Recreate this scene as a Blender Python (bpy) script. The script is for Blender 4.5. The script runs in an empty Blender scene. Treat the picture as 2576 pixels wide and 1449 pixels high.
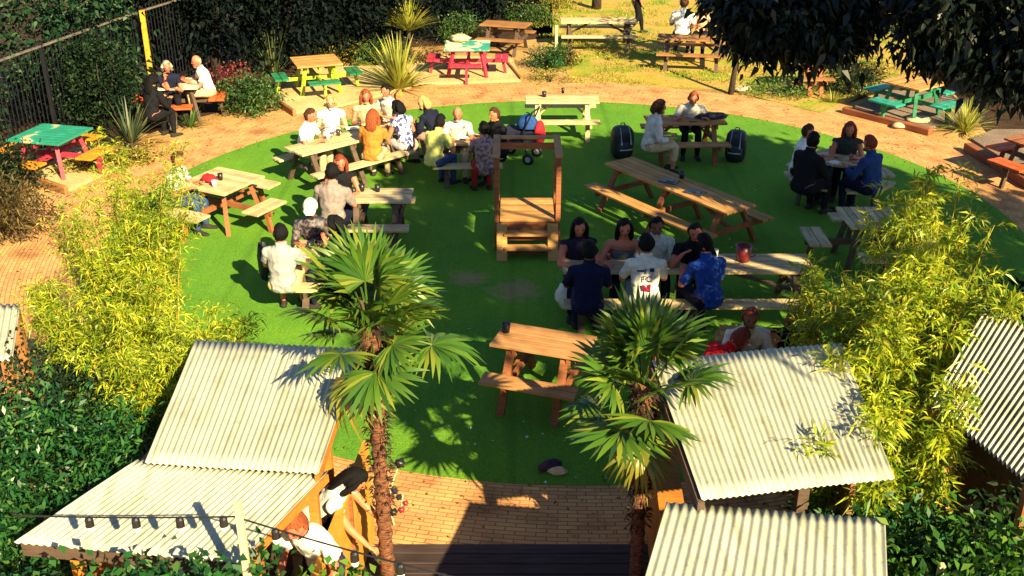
import bpy, bmesh, math, random
import numpy as np
from mathutils import Vector, Matrix, Euler, noise
PI = math.pi
random.seed(7); RNG = np.random.default_rng(7)
C = bpy.context.scene.collection
sc = bpy.context.scene
# ------------------------------------------------------------------ camera model (used to survey positions on the ground)
FPX, TH, CH = 2700.0, math.radians(25.26), 6.6
def G(px, py, z=0.0):
    a = (px-1288)/FPX; b = (py-724)/FPX
    d = Vector((a, math.cos(TH)-b*math.sin(TH), -math.sin(TH)-b*math.cos(TH)))
    return Vector((0, 0, CH)) + d*((z-CH)/d.z)
def rotz(a): return Matrix.Rotation(a, 3, 'Z')
# ------------------------------------------------------------------ materials
def nt(name):
    m = bpy.data.materials.new(name); m.use_nodes = True
    t = m.node_tree; t.nodes.clear()
    return m, t, t.nodes, t.links
def ramp(n, stops):
    r = n.new('ShaderNodeValToRGB'); e = r.color_ramp.elements
    while len(e) < len(stops): e.new(0.5)
    for el, (p, c) in zip(e, stops): el.position = p; el.color = (*c, 1)
    return r
def mixc(n, l, fac, a, b, mode='MIX'):
    x = n.new('ShaderNodeMix'); x.data_type = 'RGBA'; x.blend_type = mode
    for i, v in ((0, fac), (6, a), (7, b)):
        if isinstance(v, (int, float)): x.inputs[i].default_value = v
        elif isinstance(v, tuple): x.inputs[i].default_value = (*v, 1)
        else: l.new(v, x.inputs[i])
    return x.outputs[2]
def basic(name, col, rough=0.7, var=0.18, scale=6.0, bump=0.0, bscale=40.0, spec=0.3, metal=0.0, stretch=None):
    m, t, n, l = nt(name)
    o = n.new('ShaderNodeOutputMaterial'); p = n.new('ShaderNodeBsdfPrincipled')
    l.new(p.outputs[0], o.inputs[0])
    p.inputs['Roughness'].default_value = rough; p.inputs['Metallic'].default_value = metal
    p.inputs['Specular IOR Level'].default_value = spec
    tc = n.new('ShaderNodeTexCoord'); vec = tc.outputs['Object']
    if stretch:
        mp = n.new('ShaderNodeMapping'); mp.inputs['Scale'].default_value = stretch
        l.new(vec, mp.inputs[0]); vec = mp.outputs[0]
    nz = n.new('ShaderNodeTexNoise'); nz.inputs['Scale'].default_value = scale; nz.inputs['Detail'].default_value = 6
    l.new(vec, nz.inputs['Vector'])
    lo = tuple(c*(1-var*1.6) for c in col); hi = tuple(min(1, c*(1+var*1.4)) for c in col)
    r = ramp(n, [(0.3, lo), (0.7, hi)]); l.new(nz.outputs[0], r.inputs[0])
    l.new(r.outputs[0], p.inputs['Base Color'])
    if bump:
        n2 = n.new('ShaderNodeTexNoise'); n2.inputs['Scale'].default_value = bscale; n2.inputs['Detail'].default_value = 4
        l.new(vec, n2.inputs['Vector'])
        b = n.new('ShaderNodeBump'); b.inputs['Strength'].default_value = bump; b.inputs['Distance'].default_value = 0.02
        l.new(n2.outputs[0], b.inputs['Height']); l.new(b.outputs[0], p.inputs['Normal'])
    return m
def wood(name, col, rough=0.75, grain=0.35):
    m, t, n, l = nt(name)
    o = n.new('ShaderNodeOutputMaterial'); p = n.new('ShaderNodeBsdfPrincipled'); l.new(p.outputs[0], o.inputs[0])
    p.inputs['Roughness'].default_value = rough; p.inputs['Specular IOR Level'].default_value = 0.25
    tc = n.new('ShaderNodeTexCoord'); mp = n.new('ShaderNodeMapping'); mp.inputs['Scale'].default_value = (1.6, 26, 26)
    l.new(tc.outputs['Object'], mp.inputs[0])
    nz = n.new('ShaderNodeTexNoise'); nz.inputs['Scale'].default_value = 1.6; nz.inputs['Detail'].default_value = 8
    l.new(mp.outputs[0], nz.inputs['Vector'])
    r = ramp(n, [(0.28, tuple(c*(1-grain) for c in col)), (0.5, col), (0.75, tuple(min(1, c*(1+grain*.6)) for c in col))])
    l.new(nz.outputs[0], r.inputs[0])
    ge = n.new('ShaderNodeNewGeometry')        # every board a slightly different tone
    r2 = ramp(n, [(0, (0.74, 0.72, 0.70)), (1, (1.16, 1.15, 1.12))]); l.new(ge.outputs['Random Per Island'], r2.inputs[0])
    c1 = mixc(n, l, 1.0, r.outputs[0], r2.outputs[0], 'MULTIPLY')
    n3 = n.new('ShaderNodeTexNoise'); n3.inputs['Scale'].default_value = 3.2; n3.inputs['Detail'].default_value = 5
    l.new(tc.outputs['Object'], n3.inputs['Vector'])
    r3 = ramp(n, [(0.35, (0.72, 0.70, 0.68)), (0.62, (1.05, 1.05, 1.05))]); l.new(n3.outputs[0], r3.inputs[0])
    l.new(mixc(n, l, 0.8, c1, r3.outputs[0], 'MULTIPLY'), p.inputs['Base Color'])
    b = n.new('ShaderNodeBump'); b.inputs['Strength'].default_value = 0.3; b.inputs['Distance'].default_value = 0.01
    l.new(nz.outputs[0], b.inputs['Height']); l.new(b.outputs[0], p.inputs['Normal'])
    return m
def leafmat(name, c1, c2, c3=None, trans=0.35, rough=0.45, spec=0.4):
    m, t, n, l = nt(name)
    o = n.new('ShaderNodeOutputMaterial'); p = n.new('ShaderNodeBsdfPrincipled'); tr = n.new('ShaderNodeBsdfTranslucent')
    mx = n.new('ShaderNodeMixShader'); mx.inputs[0].default_value = trans
    p.inputs['Roughness'].default_value = rough; p.inputs['Specular IOR Level'].default_value = spec
    ge = n.new('ShaderNodeNewGeometry')
    st = [(0.0, c1), (0.7, c2), (1.0, c3 or c2)]
    r = ramp(n, st); l.new(ge.outputs['Random Per Island'], r.inputs[0])
    tc = n.new('ShaderNodeTexCoord'); nz = n.new('ShaderNodeTexNoise'); nz.inputs['Scale'].default_value = 1.7; nz.inputs['Detail'].default_value = 3
    l.new(tc.outputs['Object'], nz.inputs['Vector'])
    r2 = ramp(n, [(0.35, (0.6, 0.68, 0.7)), (0.65, (1.2, 1.15, 1.0))]); l.new(nz.outputs[0], r2.inputs[0])
    col = mixc(n, l, 1.0, r.outputs[0], r2.outputs[0], 'MULTIPLY')
    l.new(col, p.inputs['Base Color']); l.new(col, tr.inputs['Color'])
    l.new(p.outputs[0], mx.inputs[1]); l.new(tr.outputs[0], mx.inputs[2]); l.new(mx.outputs[0], o.inputs[0])
    return m
M = {}
M['pale'] = wood('weathered_pale_wood', (0.58, 0.44, 0.24), grain=0.25)
M['grey'] = wood('weathered_grey_wood', (0.52, 0.40, 0.24), grain=0.4)
M['orange'] = wood('treated_orange_wood', (0.47, 0.24, 0.078), grain=0.25)
M['pink'] = wood('treated_pinkish_wood', (0.43, 0.215, 0.088), grain=0.25)
M['brown'] = wood('brown_wood', (0.30, 0.14, 0.05))
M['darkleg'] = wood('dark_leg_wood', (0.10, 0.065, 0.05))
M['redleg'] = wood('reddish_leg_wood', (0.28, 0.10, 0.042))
M['hutwood'] = wood('hut_orange_wood', (0.42, 0.16, 0.025), grain=0.25)
M['panel'] = wood('hut_panel_ply', (0.50, 0.25, 0.035), grain=0.12)
M['deck'] = wood('dark_deck_boards', (0.055, 0.035, 0.035), grain=0.5)
M['log'] = wood('red_brown_sleeper', (0.25, 0.085, 0.04), grain=0.35)
def patchy(name, c1, c2, scale=3.0, at=.55):
    m, t, n, l = nt(name); o = n.new('ShaderNodeOutputMaterial'); p = n.new('ShaderNodeBsdfPrincipled'); l.new(p.outputs[0], o.inputs[0]); p.inputs['Roughness'].default_value = .55
    tc = n.new('ShaderNodeTexCoord'); nz = n.new('ShaderNodeTexNoise'); nz.inputs['Scale'].default_value = scale; nz.inputs['Detail'].default_value = 8; l.new(tc.outputs['Object'], nz.inputs['Vector'])
    r = ramp(n, [(at-.12, tuple(c*.75 for c in c1)), (at-.015, c1), (at+.015, c2), (at+.2, tuple(c*.8 for c in c2))]); l.new(nz.outputs[0], r.inputs[0]); l.new(r.outputs[0], p.inputs['Base Color']); return m
M['teal'] = patchy('flaking_teal_paint', (0.02, 0.27, 0.17), (0.40, 0.36, 0.22), 2.6, .60)
M['patchy'] = patchy('patchy_cream_teal_paint', (0.03, 0.27, 0.19), (0.58, 0.52, 0.36), 2.2, .46)
M['tealplain'] = basic('teal_paint', (0.02, 0.24, 0.17), 0.5, 0.25, 5)
M['orangep'] = basic('orange_painted_bench', (0.55, 0.21, 0.015), 0.55, 0.18, 7)
M['redor'] = basic('red_orange_painted_bench', (0.52, 0.09, 0.02), 0.55, 0.2, 7)
M['magenta'] = basic('pink_red_paint', (0.42, 0.03, 0.06), 0.55, 0.25, 6)
M['lime'] = basic('lime_paint', (0.30, 0.38, 0.03), 0.55, 0.2, 6)
M['greenp'] = basic('green_painted_bench', (0.02, 0.17, 0.075), 0.5, 0.25, 6)
M['whitetop'] = basic('off_white_tabletop', (0.55, 0.50, 0.36), 0.6, 0.15, 8)
M['yellowpost'] = basic('yellow_orange_post', (0.55, 0.27, 0.02), 0.7, 0.15, 8)
M['palepost'] = basic('pale_timber_post', (0.50, 0.42, 0.26), 0.8, 0.15, 12, stretch=(8, 8, 1))
M['iron'] = basic('dark_iron', (0.008, 0.008, 0.012), 0.55, 0.2, 8)
M['rail'] = basic('weathered_rail', (0.13, 0.11, 0.09), 0.6, 0.3, 8)
M['black'] = basic('black_plastic', (0.012, 0.012, 0.016), 0.4, 0.2, 8, spec=0.5)
M['bulb'] = basic('white_glass_bulb', (0.75, 0.72, 0.60), 0.15, 0.03, 5, spec=0.6)
M['white'] = basic('white_item', (0.72, 0.70, 0.62), 0.6, 0.06, 8)
M['cream'] = basic('cream_cloth', (0.60, 0.44, 0.25), 0.9, 0.2, 14)
M['purple'] = basic('dark_purple_cloth', (0.06, 0.025, 0.05), 0.9, 0.3, 14)
M['redcloth'] = basic('red_cloth', (0.45, 0.012, 0.02), 0.85, 0.15, 12)
M['redplastic'] = basic('dark_red_plastic', (0.20, 0.02, 0.03), 0.35, 0.1, 6, spec=0.5)
M['navycloth'] = basic('navy_cloth', (0.012, 0.014, 0.035), 0.85, 0.2, 12)
M['bluecloth'] = basic('blue_cloth', (0.015, 0.08, 0.35), 0.8, 0.15, 12)
M['bluedark'] = basic('dark_blue_cloth', (0.012, 0.05, 0.19), 0.85, 0.25, 12)
M['bag'] = basic('black_nylon', (0.012, 0.016, 0.02), 0.5, 0.25, 14, spec=0.45)
M['strap'] = basic('grey_strap', (0.40, 0.42, 0.40), 0.7, 0.15, 12)
M['trunk'] = basic('dark_bark', (0.045, 0.03, 0.022), 0.95, 0.35, 14, 0.8, 22, stretch=(3, 3, 0.7))
M['palmtrunk'] = basic('fibrous_palm_trunk', (0.18, 0.070, 0.036), 0.95, 0.6, 16, 1.0, 45, stretch=(1.2, 1.2, 4))
M['fibre'] = basic('dark_palm_fibre', (0.035, 0.02, 0.015), 0.95, 0.5, 22, 1.0, 60)
M['stone'] = basic('pale_stone', (0.48, 0.40, 0.25), 0.9, 0.15, 5, 0.5, 14)
M['terracotta'] = basic('terracotta', (0.35, 0.08, 0.03), 0.85, 0.15, 6)
M['scrap'] = basic('pale_scrap', (0.45, 0.55, 0.45), 0.7, 0.1, 5)
M['glass'] = basic('dark_glass', (0.05, 0.035, 0.02), 0.08, 0.1, 5, spec=0.8)
M['amber'] = basic('amber_drink', (0.35, 0.06, 0.015), 0.12, 0.1, 5, spec=0.8)
M['greyplastic'] = basic('grey_tray', (0.035, 0.035, 0.045), 0.35, 0.2, 6)
# foliage
M['bamboo'] = leafmat('bamboo_leaf', (0.11, 0.22, 0.012), (0.38, 0.43, 0.022), (0.62, 0.54, 0.045), 0.38, 0.4)
M['culm'] = basic('bamboo_culm', (0.38, 0.26, 0.05), 0.5, 0.2, 8)
M['palmleaf'] = leafmat('palm_leaf', (0.022, 0.075, 0.012), (0.065, 0.135, 0.015), (0.17, 0.20, 0.025), 0.22, 0.4, 0.35)
M['palmold'] = leafmat('old_palm_leaf', (0.12, 0.15, 0.02), (0.22, 0.20, 0.03), (0.32, 0.20, 0.04), 0.3, 0.4)
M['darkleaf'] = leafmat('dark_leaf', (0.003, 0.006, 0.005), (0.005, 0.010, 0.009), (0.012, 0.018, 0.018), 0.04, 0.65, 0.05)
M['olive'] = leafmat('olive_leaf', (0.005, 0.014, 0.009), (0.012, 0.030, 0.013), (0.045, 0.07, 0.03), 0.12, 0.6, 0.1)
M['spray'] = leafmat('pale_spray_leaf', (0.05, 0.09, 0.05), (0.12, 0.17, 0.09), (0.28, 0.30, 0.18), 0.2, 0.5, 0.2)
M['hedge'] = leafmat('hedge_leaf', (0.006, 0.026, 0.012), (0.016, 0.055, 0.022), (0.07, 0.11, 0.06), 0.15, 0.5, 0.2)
M['brownleaf'] = leafmat('dry_shrub_leaf', (0.05, 0.035, 0.012), (0.09, 0.065, 0.018), (0.16, 0.10, 0.03), 0.2, 0.6)
M['bush'] = leafmat('bush_leaf', (0.010, 0.055, 0.018), (0.025, 0.12, 0.025), (0.09, 0.17, 0.04), 0.25, 0.4)
M['bushbright'] = leafmat('bright_bush_leaf', (0.03, 0.10, 0.012), (0.06, 0.17, 0.018), (0.14, 0.22, 0.03), 0.3, 0.4)
M['midleaf'] = leafmat('mid_green_leaf', (0.03, 0.085, 0.025), (0.06, 0.13, 0.03), (0.14, 0.18, 0.05), 0.25, 0.45)
M['yellowleaf'] = leafmat('yellow_green_leaf', (0.16, 0.17, 0.02), (0.28, 0.25, 0.03), (0.42, 0.33, 0.06), 0.3, 0.45)
M['strapleaf'] = leafmat('strap_leaf', (0.05, 0.09, 0.03), (0.12, 0.14, 0.05), (0.28, 0.25, 0.09), 0.2, 0.4)
M['phormium'] = leafmat('variegated_leaf', (0.20, 0.24, 0.03), (0.44, 0.40, 0.06), (0.60, 0.52, 0.12), 0.25, 0.4)
M['cord'] = leafmat('cordyline_leaf', (0.035, 0.06, 0.03), (0.08, 0.10, 0.045), (0.22, 0.19, 0.08), 0.2, 0.4)
M['dryleaf'] = leafmat('dry_fallen_leaf', (0.10, 0.05, 0.02), (0.20, 0.11, 0.04), (0.34, 0.24, 0.10), 0.05, 0.8, 0.1)
M['grassblade'] = leafmat('dry_grass_blade', (0.14, 0.19, 0.02), (0.30, 0.30, 0.04), (0.46, 0.38, 0.10), 0.2, 0.6, 0.15)
M['flower'] = leafmat('dark_red_flower', (0.10, 0.01, 0.03), (0.18, 0.02, 0.03), (0.30, 0.05, 0.04), 0.2, 0.6)
M['chestnut'] = leafmat('broad_dark_leaf', (0.003, 0.007, 0.006), (0.006, 0.012, 0.009), (0.03, 0.045, 0.03), 0.12, 0.4, 0.35)  # lightest leaf tone is a painted stand-in for glints
_cl = {}
def cloth(c, rough=0.85):
    k = tuple(c)
    if k not in _cl: _cl[k] = basic('woven_cloth', k, rough, 0.14, 18, 0.25, 60, 0.15)
    return _cl[k]
def skinm(c):
    k = ('s',)+tuple(c)
    if k not in _cl: _cl[k] = basic('skin', tuple(c), 0.55, 0.08, 10, 0, 1, 0.35)
    return _cl[k]
def hairm(c):
    k = ('h',)+tuple(c)
    if k not in _cl: _cl[k] = basic('hair', tuple(c), 0.7, 0.3, 30, 0.5, 90, 0.15, stretch=(3, 3, 0.5))
    return _cl[k]
M['eye'] = basic('dark_eye', (0.02, 0.012, 0.01), 0.2, 0.1, 5)
M['lip'] = basic('lips', (0.26, 0.06, 0.05), 0.5, 0.1, 5)
# ------------------------------------------------------------------ objects
def tag(o, label, cat, group=None, kind=None):
    o['label'] = label; o['category'] = cat
    if group: o['group'] = group
    if kind: o['kind'] = kind
    return o
def thing(name, label, cat, loc=(0, 0, 0), rz=0.0, group=None):
    o = bpy.data.objects.new(name, None); C.objects.link(o)
    o.empty_display_size = 0.1
    o.location = loc; o.rotation_euler = (0, 0, rz)
    return tag(o, label, cat, group)
def link(name, me, parent=None, loc=None):
    o = bpy.data.objects.new(name, me); C.objects.link(o)
    if parent is not None: o.parent = parent
    if loc is not None: o.location = loc
    return o
class MB:
    """collects shapes; build() links them as ONE mesh object"""
    def __init__(s): s.v = []; s.f = []; s.m = []; s.mi = 0
    def add(s, vs, fs):
        k = len(s.v); s.v += [tuple(v) for v in vs]
        s.f += [tuple(i+k for i in f) for f in fs]; s.m += [s.mi]*len(fs)
        return s
    def box(s, c, d, R=None, bev=0.0):
        x, y, z = d[0]/2, d[1]/2, d[2]/2; c = Vector(c)
        b = min(bev, x*.4, y*.4, z*.4)
        if b <= 0:
            vs = [Vector((a*x, e*y, g*z)) for g in (-1, 1) for a, e in ((-1, -1), (1, -1), (1, 1), (-1, 1))]
            fs = [(3, 2, 1, 0), (4, 5, 6, 7), (0, 1, 5, 4), (1, 2, 6, 5), (2, 3, 7, 6), (3, 0, 4, 7)]
        else:
            vs = []
            for zz, ins in ((-z, b), (-z+b, 0), (z-b, 0), (z, b)):
                X, Y = x-ins, y-ins
                q = b*0.7
                vs += [Vector(p+(zz,)) for p in ((-X+q, -Y), (X-q, -Y), (X, -Y+q), (X, Y-q), (X-q, Y), (-X+q, Y), (-X, Y-q), (-X, -Y+q))]
            fs = [tuple(range(7, -1, -1)), tuple(range(24, 32))]
            for r in range(3):
                for i in range(8):
                    j = (i+1) % 8; fs.append((r*8+i, r*8+j, r*8+8+j, r*8+8+i))
        if R is not None: vs = [R @ v for v in vs]
        return s.add([v+c for v in vs], fs)
    def bar(s, p, q, w, h, up=(0, 0, 1), bev=0.0):
        p = Vector(p); q = Vector(q); d = q-p; L = d.length; x = d.normalized()
        u = Vector(up); y = u.cross(x)
        if y.length < 1e-4: y = Vector((0, 1, 0)).cross(x)
        y.normalize(); z = x.cross(y)
        R = Matrix((x, y, z)).transposed()
        return s.box((p+q)/2, (L, w, h), R, bev)
    def tube(s, pts, rad, n=8, side=None, caps=True):
        pts = [Vector(p) for p in pts]; vs = []; fs = []
        for i, p in enumerate(pts):
            a = pts[max(0, i-1)]; b = pts[min(len(pts)-1, i+1)]
            d = (b-a).normalized()
            sd = Vector(side) if side is not None else (Vector((0, 0, 1)) if abs(d.z) < 0.9 else Vector((1, 0, 0)))
            u = (sd - d*sd.dot(d)).normalized(); w = d.cross(u)
            r = rad[i] if isinstance(rad, (list, tuple)) else rad
            ra, rb = r if isinstance(r, (list, tuple)) else (r, r)
            for k in range(n):
                t = 2*PI*k/n; vs.append(p + u*(ra*math.cos(t)) + w*(rb*math.sin(t)))
        m = len(pts)
        for i in range(m-1):
            for k in range(n):
                j = (k+1) % n; fs.append((i*n+k, i*n+j, (i+1)*n+j, (i+1)*n+k))
        if caps:
            for i, sg in ((0, -1), (m-1, 1)):
                d = (pts[1]-pts[0]).normalized() if i == 0 else (pts[-1]-pts[-2]).normalized()
                r = rad[i] if isinstance(rad, (list, tuple)) else rad
                rr = min(r) if isinstance(r, (list, tuple)) else r
                vs.append(pts[i]+d*(sg*rr*0.45)); c = len(vs)-1
                for k in range(n):
                    j = (k+1) % n
                    fs.append((c, i*n+j, i*n+k) if i == 0 else (c, i*n+k, i*n+j))
        return s.add(vs, fs)
    def ball(s, c, r, nu=12, nv=8, fn=None):
        c = Vector(c); r = Vector(r) if not isinstance(r, (int, float)) else Vector((r, r, r))
        vs = []; fs = []
        for i in range(1, nv):
            ph = PI*i/nv
            for k in range(nu):
                t = 2*PI*k/nu; v = Vector((math.sin(ph)*math.cos(t), math.sin(ph)*math.sin(t), math.cos(ph)))
                if fn: v = fn(v)
                vs.append(c+Vector((v.x*r.x, v.y*r.y, v.z*r.z)))
        for sg in (1, -1):
            v = Vector((0, 0, sg)); v = fn(v) if fn else v
            vs.append(c+Vector((v.x*r.x, v.y*r.y, v.z*r.z)))
        nb = (nv-1)*nu
        for i in range(nv-2):
            for k in range(nu):
                j = (k+1) % nu; fs.append((i*nu+k, (i+1)*nu+k, (i+1)*nu+j, i*nu+j))
        for k in range(nu):
            j = (k+1) % nu; fs.append((nb, k, j)); fs.append((nb+1, (nv-2)*nu+j, (nv-2)*nu+k))
        return s.add(vs, fs)
    def lathe(s, prof, c=(0, 0, 0), n=16, R=None):
        c = Vector(c); vs = []; fs = []
        for r, z in prof:
            for k in range(n):
                t = 2*PI*k/n; v = Vector((r*math.cos(t), r*math.sin(t), z)); vs.append((R @ v if R is not None else v)+c)
        for i in range(len(prof)-1):
            for k in range(n):
                j = (k+1) % n; fs.append((i*n+k, i*n+j, (i+1)*n+j, (i+1)*n+k))
        fs.append(tuple(range(n-1, -1, -1))); fs.append(tuple((len(prof)-1)*n+k for k in range(n)))
        return s.add(vs, fs)
    def prism(s, poly, z0, z1):
        n = len(poly); vs = [(p[0], p[1], z0) for p in poly]+[(p[0], p[1], z1) for p in poly]
        fs = [tuple(range(n-1, -1, -1)), tuple(range(n, 2*n))]+[(i, (i+1) % n, n+(i+1) % n, n+i) for i in range(n)]
        return s.add(vs, fs)
    def mesh(s, name, mats, off=None, smooth=False):
        me = bpy.data.meshes.new(name)
        vs = s.v if off is None else [(a-off[0], b-off[1], c-off[2]) for a, b, c in s.v]
        me.from_pydata(vs, [], s.f)
        mats = mats if isinstance(mats, (list, tuple)) else [mats]
        for m in mats: me.materials.append(m)
        if len(mats) > 1: me.polygons.foreach_set('material_index', s.m)
        if smooth: me.polygons.foreach_set('use_smooth', [True]*len(s.f))
        me.update(); return me
    def build(s, name, mats, parent=None, off=None, smooth=False):
        return link(name, s.mesh(name, mats, off, smooth), parent)
def solo(name, mb, mats, label, cat, loc, rz=0.0, group=None, smooth=False):
    o = mb.build(name, mats, None, None, smooth); o.location = loc; o.rotation_euler = (0, 0, rz)
    return tag(o, label, cat, group)
# ------------------------------------------------------------------ world, sun, camera
SUNH = Vector((-0.85, 1.35, -1.0))            # direction in which the light travels
w = bpy.data.worlds.new('World'); sc.world = w; w.use_nodes = True
wn = w.node_tree.nodes; wl = w.node_tree.links; wn.clear()
wo = wn.new('ShaderNodeOutputWorld'); bg = wn.new('ShaderNodeBackground'); sk = wn.new('ShaderNodeTexSky')
sk.sky_type = 'NISHITA'; sk.sun_disc = False
elev = math.atan2(1.0, math.hypot(SUNH.x, SUNH.y))
sk.sun_elevation = elev; sk.sun_rotation = math.atan2(-SUNH.x, -SUNH.y)
sk.dust_density = 0.4; sk.air_density = 1.2; sk.ozone_density = 4.0
bg.inputs[1].default_value = 0.05
wl.new(sk.outputs[0], bg.inputs[0]); wl.new(bg.outputs[0], wo.inputs[0])
ld = bpy.data.lights.new('sun', 'SUN'); ld.energy = 5.0; ld.angle = math.radians(0.5); ld.color = (1.0, 0.83, 0.45)
lo = bpy.data.objects.new('sun', ld); C.objects.link(lo); lo.location = (20, -30, 30)
lo.rotation_euler = SUNH.to_track_quat('-Z', 'Y').to_euler()
cd = bpy.data.cameras.new('camera'); cam = bpy.data.objects.new('camera', cd); C.objects.link(cam)
cam.location = (0, 0, CH); cam.rotation_euler = (PI/2-TH, 0, 0)
cd.sensor_width = 36; cd.lens = 36*FPX/2576; cd.clip_end = 500; cd.clip_start = 0.05
sc.camera = cam
vs_ = sc.view_settings; vs_.view_transform = 'Standard'; vs_.look = 'None'; vs_.gamma = 1; vs_.exposure = 1.68
sc.display_settings.display_device = 'sRGB'
sc.cycles.max_bounces = 6; sc.cycles.transparent_max_bounces = 4
# ------------------------------------------------------------------ setting
LC = Vector((0.88, 16.57)); LR = 7.40
def disc_sheet(name, c, r, z, mat, n=96, r0=0.0, a0=0, a1=2*PI, wob=0.0):
    b = MB(); vs = []; fs = []
    rings = [r0, r] if r0 > 0 else [0.02, r*.5, r]
    for rr in rings:
        for k in range(n):
            t = a0+(a1-a0)*k/n; q = rr+(wob*noise.noise(Vector((math.cos(t)*3, math.sin(t)*3, rr))) if rr > 0.1 else 0)
            vs.append((c[0]+q*math.cos(t), c[1]+q*math.sin(t), z))
    for i in range(len(rings)-1):
        for k in range(n): fs.append((i*n+k, (i+1)*n+k, (i+1)*n+(k+1) % n, i*n+(k+1) % n))
    if r0 == 0: fs.append(tuple(range(n)))
    b.add(vs, fs); o = b.build(name, mat); o['kind'] = 'structure'; return o
def sheet(name, poly, z, mat):
    b = MB(); b.add([(p[0], p[1], z) for p in poly], [tuple(range(len(poly)))])
    o = b.build(name, mat); o['kind'] = 'structure'; return o
def groundmat(name, stops, scale, rough=0.95, bump=0.4, bscale=30, fine=0.0, fstops=None):
    m, t, n, l = nt(name)
    o = n.new('ShaderNodeOutputMaterial'); p = n.new('ShaderNodeBsdfPrincipled'); l.new(p.outputs[0], o.inputs[0])
    p.inputs['Roughness'].default_value = rough; p.inputs['Specular IOR Level'].default_value = 0.1
    tc = n.new('ShaderNodeTexCoord')
    nz = n.new('ShaderNodeTexNoise'); nz.inputs['Scale'].default_value = scale; nz.inputs['Detail'].default_value = 8; nz.inputs['Roughness'].default_value = 0.6
    l.new(tc.outputs['Object'], nz.inputs['Vector'])
    r = ramp(n, stops); l.new(nz.outputs[0], r.inputs[0]); col = r.outputs[0]
    n2 = n.new('ShaderNodeTexNoise'); n2.inputs['Scale'].default_value = bscale; n2.inputs['Detail'].default_value = 5
    l.new(tc.outputs['Object'], n2.inputs['Vector'])
    if fine:
        r2 = ramp(n, fstops or [(0.3, (1-fine,)*3), (0.7, (1+fine,)*3)]); l.new(n2.outputs[0], r2.inputs[0])
        col = mixc(n, l, 1.0, col, r2.outputs[0], 'MULTIPLY')
    b = n.new('ShaderNodeBump'); b.inputs['Strength'].default_value = bump; b.inputs['Distance'].default_value = 0.02
    l.new(n2.outputs[0], b.inputs['Height']); l.new(b.outputs[0], p.inputs['Normal'])
    return m, t, n, l, p, col, tc
# earth
m, t, n, l, p, col, tc = groundmat('sandy_earth', [(0.3, (0.16, 0.08, 0.03)), (0.5, (0.36, 0.21, 0.075)), (0.7, (0.44, 0.28, 0.11))], 0.8, fine=0.35, bscale=18)
l.new(col, p.inputs['Base Color']); M['earth'] = m
b = MB(); b.add([(-90, -40, 0), (90, -40, 0), (90, 140, 0), (-90, 140, 0)], [(0, 1, 2, 3)])
g = b.build('ground', M['earth']); g['kind'] = 'structure'
# turf
m, t, n, l, p, col, tc = groundmat('artificial_turf', [(0.3, (0.072, 0.195, 0.022)), (0.7, (0.118, 0.255, 0.020))], 0.7, fine=0.3, bscale=55, bump=0.5)
for i, (px, py, r) in enumerate(((1180, 702, 0.26), (1300, 732, 0.34), (1070, 745, 0.2))):
    q = G(px, py)
    d = n.new('ShaderNodeVectorMath'); d.operation = 'DISTANCE'; d.inputs[1].default_value = (q.x, q.y, 0.004)
    l.new(tc.outputs['Object'], d.inputs[0])
    nz = n.new('ShaderNodeTexNoise'); nz.inputs['Scale'].default_value = 7; nz.inputs['Detail'].default_value = 6; l.new(tc.outputs['Object'], nz.inputs['Vector'])
    ad = n.new('ShaderNodeMath'); ad.operation = 'MULTIPLY_ADD'; ad.inputs[1].default_value = 0.7; l.new(nz.outputs[0], ad.inputs[0]); l.new(d.outputs['Value'], ad.inputs[2])
    mr = n.new('ShaderNodeMapRange'); mr.inputs[1].default_value = r+0.16; mr.inputs[2].default_value = r+0.44; mr.inputs[3].default_value = 0.8; mr.inputs[4].default_value = 0
    l.new(ad.outputs[0], mr.inputs[0]); col = mixc(n, l, mr.outputs[0], col, (0.30, 0.21, 0.10))
wv = n.new('ShaderNodeTexWave'); wv.bands_direction = 'X'; wv.inputs['Scale'].default_value = .155; wv.inputs['Distortion'].default_value = .12; l.new(tc.outputs['Object'], wv.inputs['Vector'])
rw = ramp(n, [(0.0, (.80, .80, .80)), (0.012, (1, 1, 1))]); l.new(wv.outputs[0], rw.inputs[0]); col = mixc(n, l, .8, col, rw.outputs[0], 'MULTIPLY')
mp = n.new('ShaderNodeMapping'); mp.inputs['Scale'].default_value = (3.0, .5, 1); l.new(tc.outputs['Object'], mp.inputs[0])
n5 = n.new('ShaderNodeTexNoise'); n5.inputs['Scale'].default_value = 1.4; n5.inputs['Detail'].default_value = 9; n5.inputs['Roughness'].default_value = .7; l.new(mp.outputs[0], n5.inputs['Vector'])
rp = ramp(n, [(0.34, (.74, .76, .78)), (0.6, (1.08, 1.06, 1.0))]); l.new(n5.outputs[0], rp.inputs[0]); col = mixc(n, l, .45, col, rp.outputs[0], 'MULTIPLY')
l.new(col, p.inputs['Base Color']); M['turf'] = m
disc_sheet('lawn', LC, LR, 0.012, M['turf'], 220, wob=.05)
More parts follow.
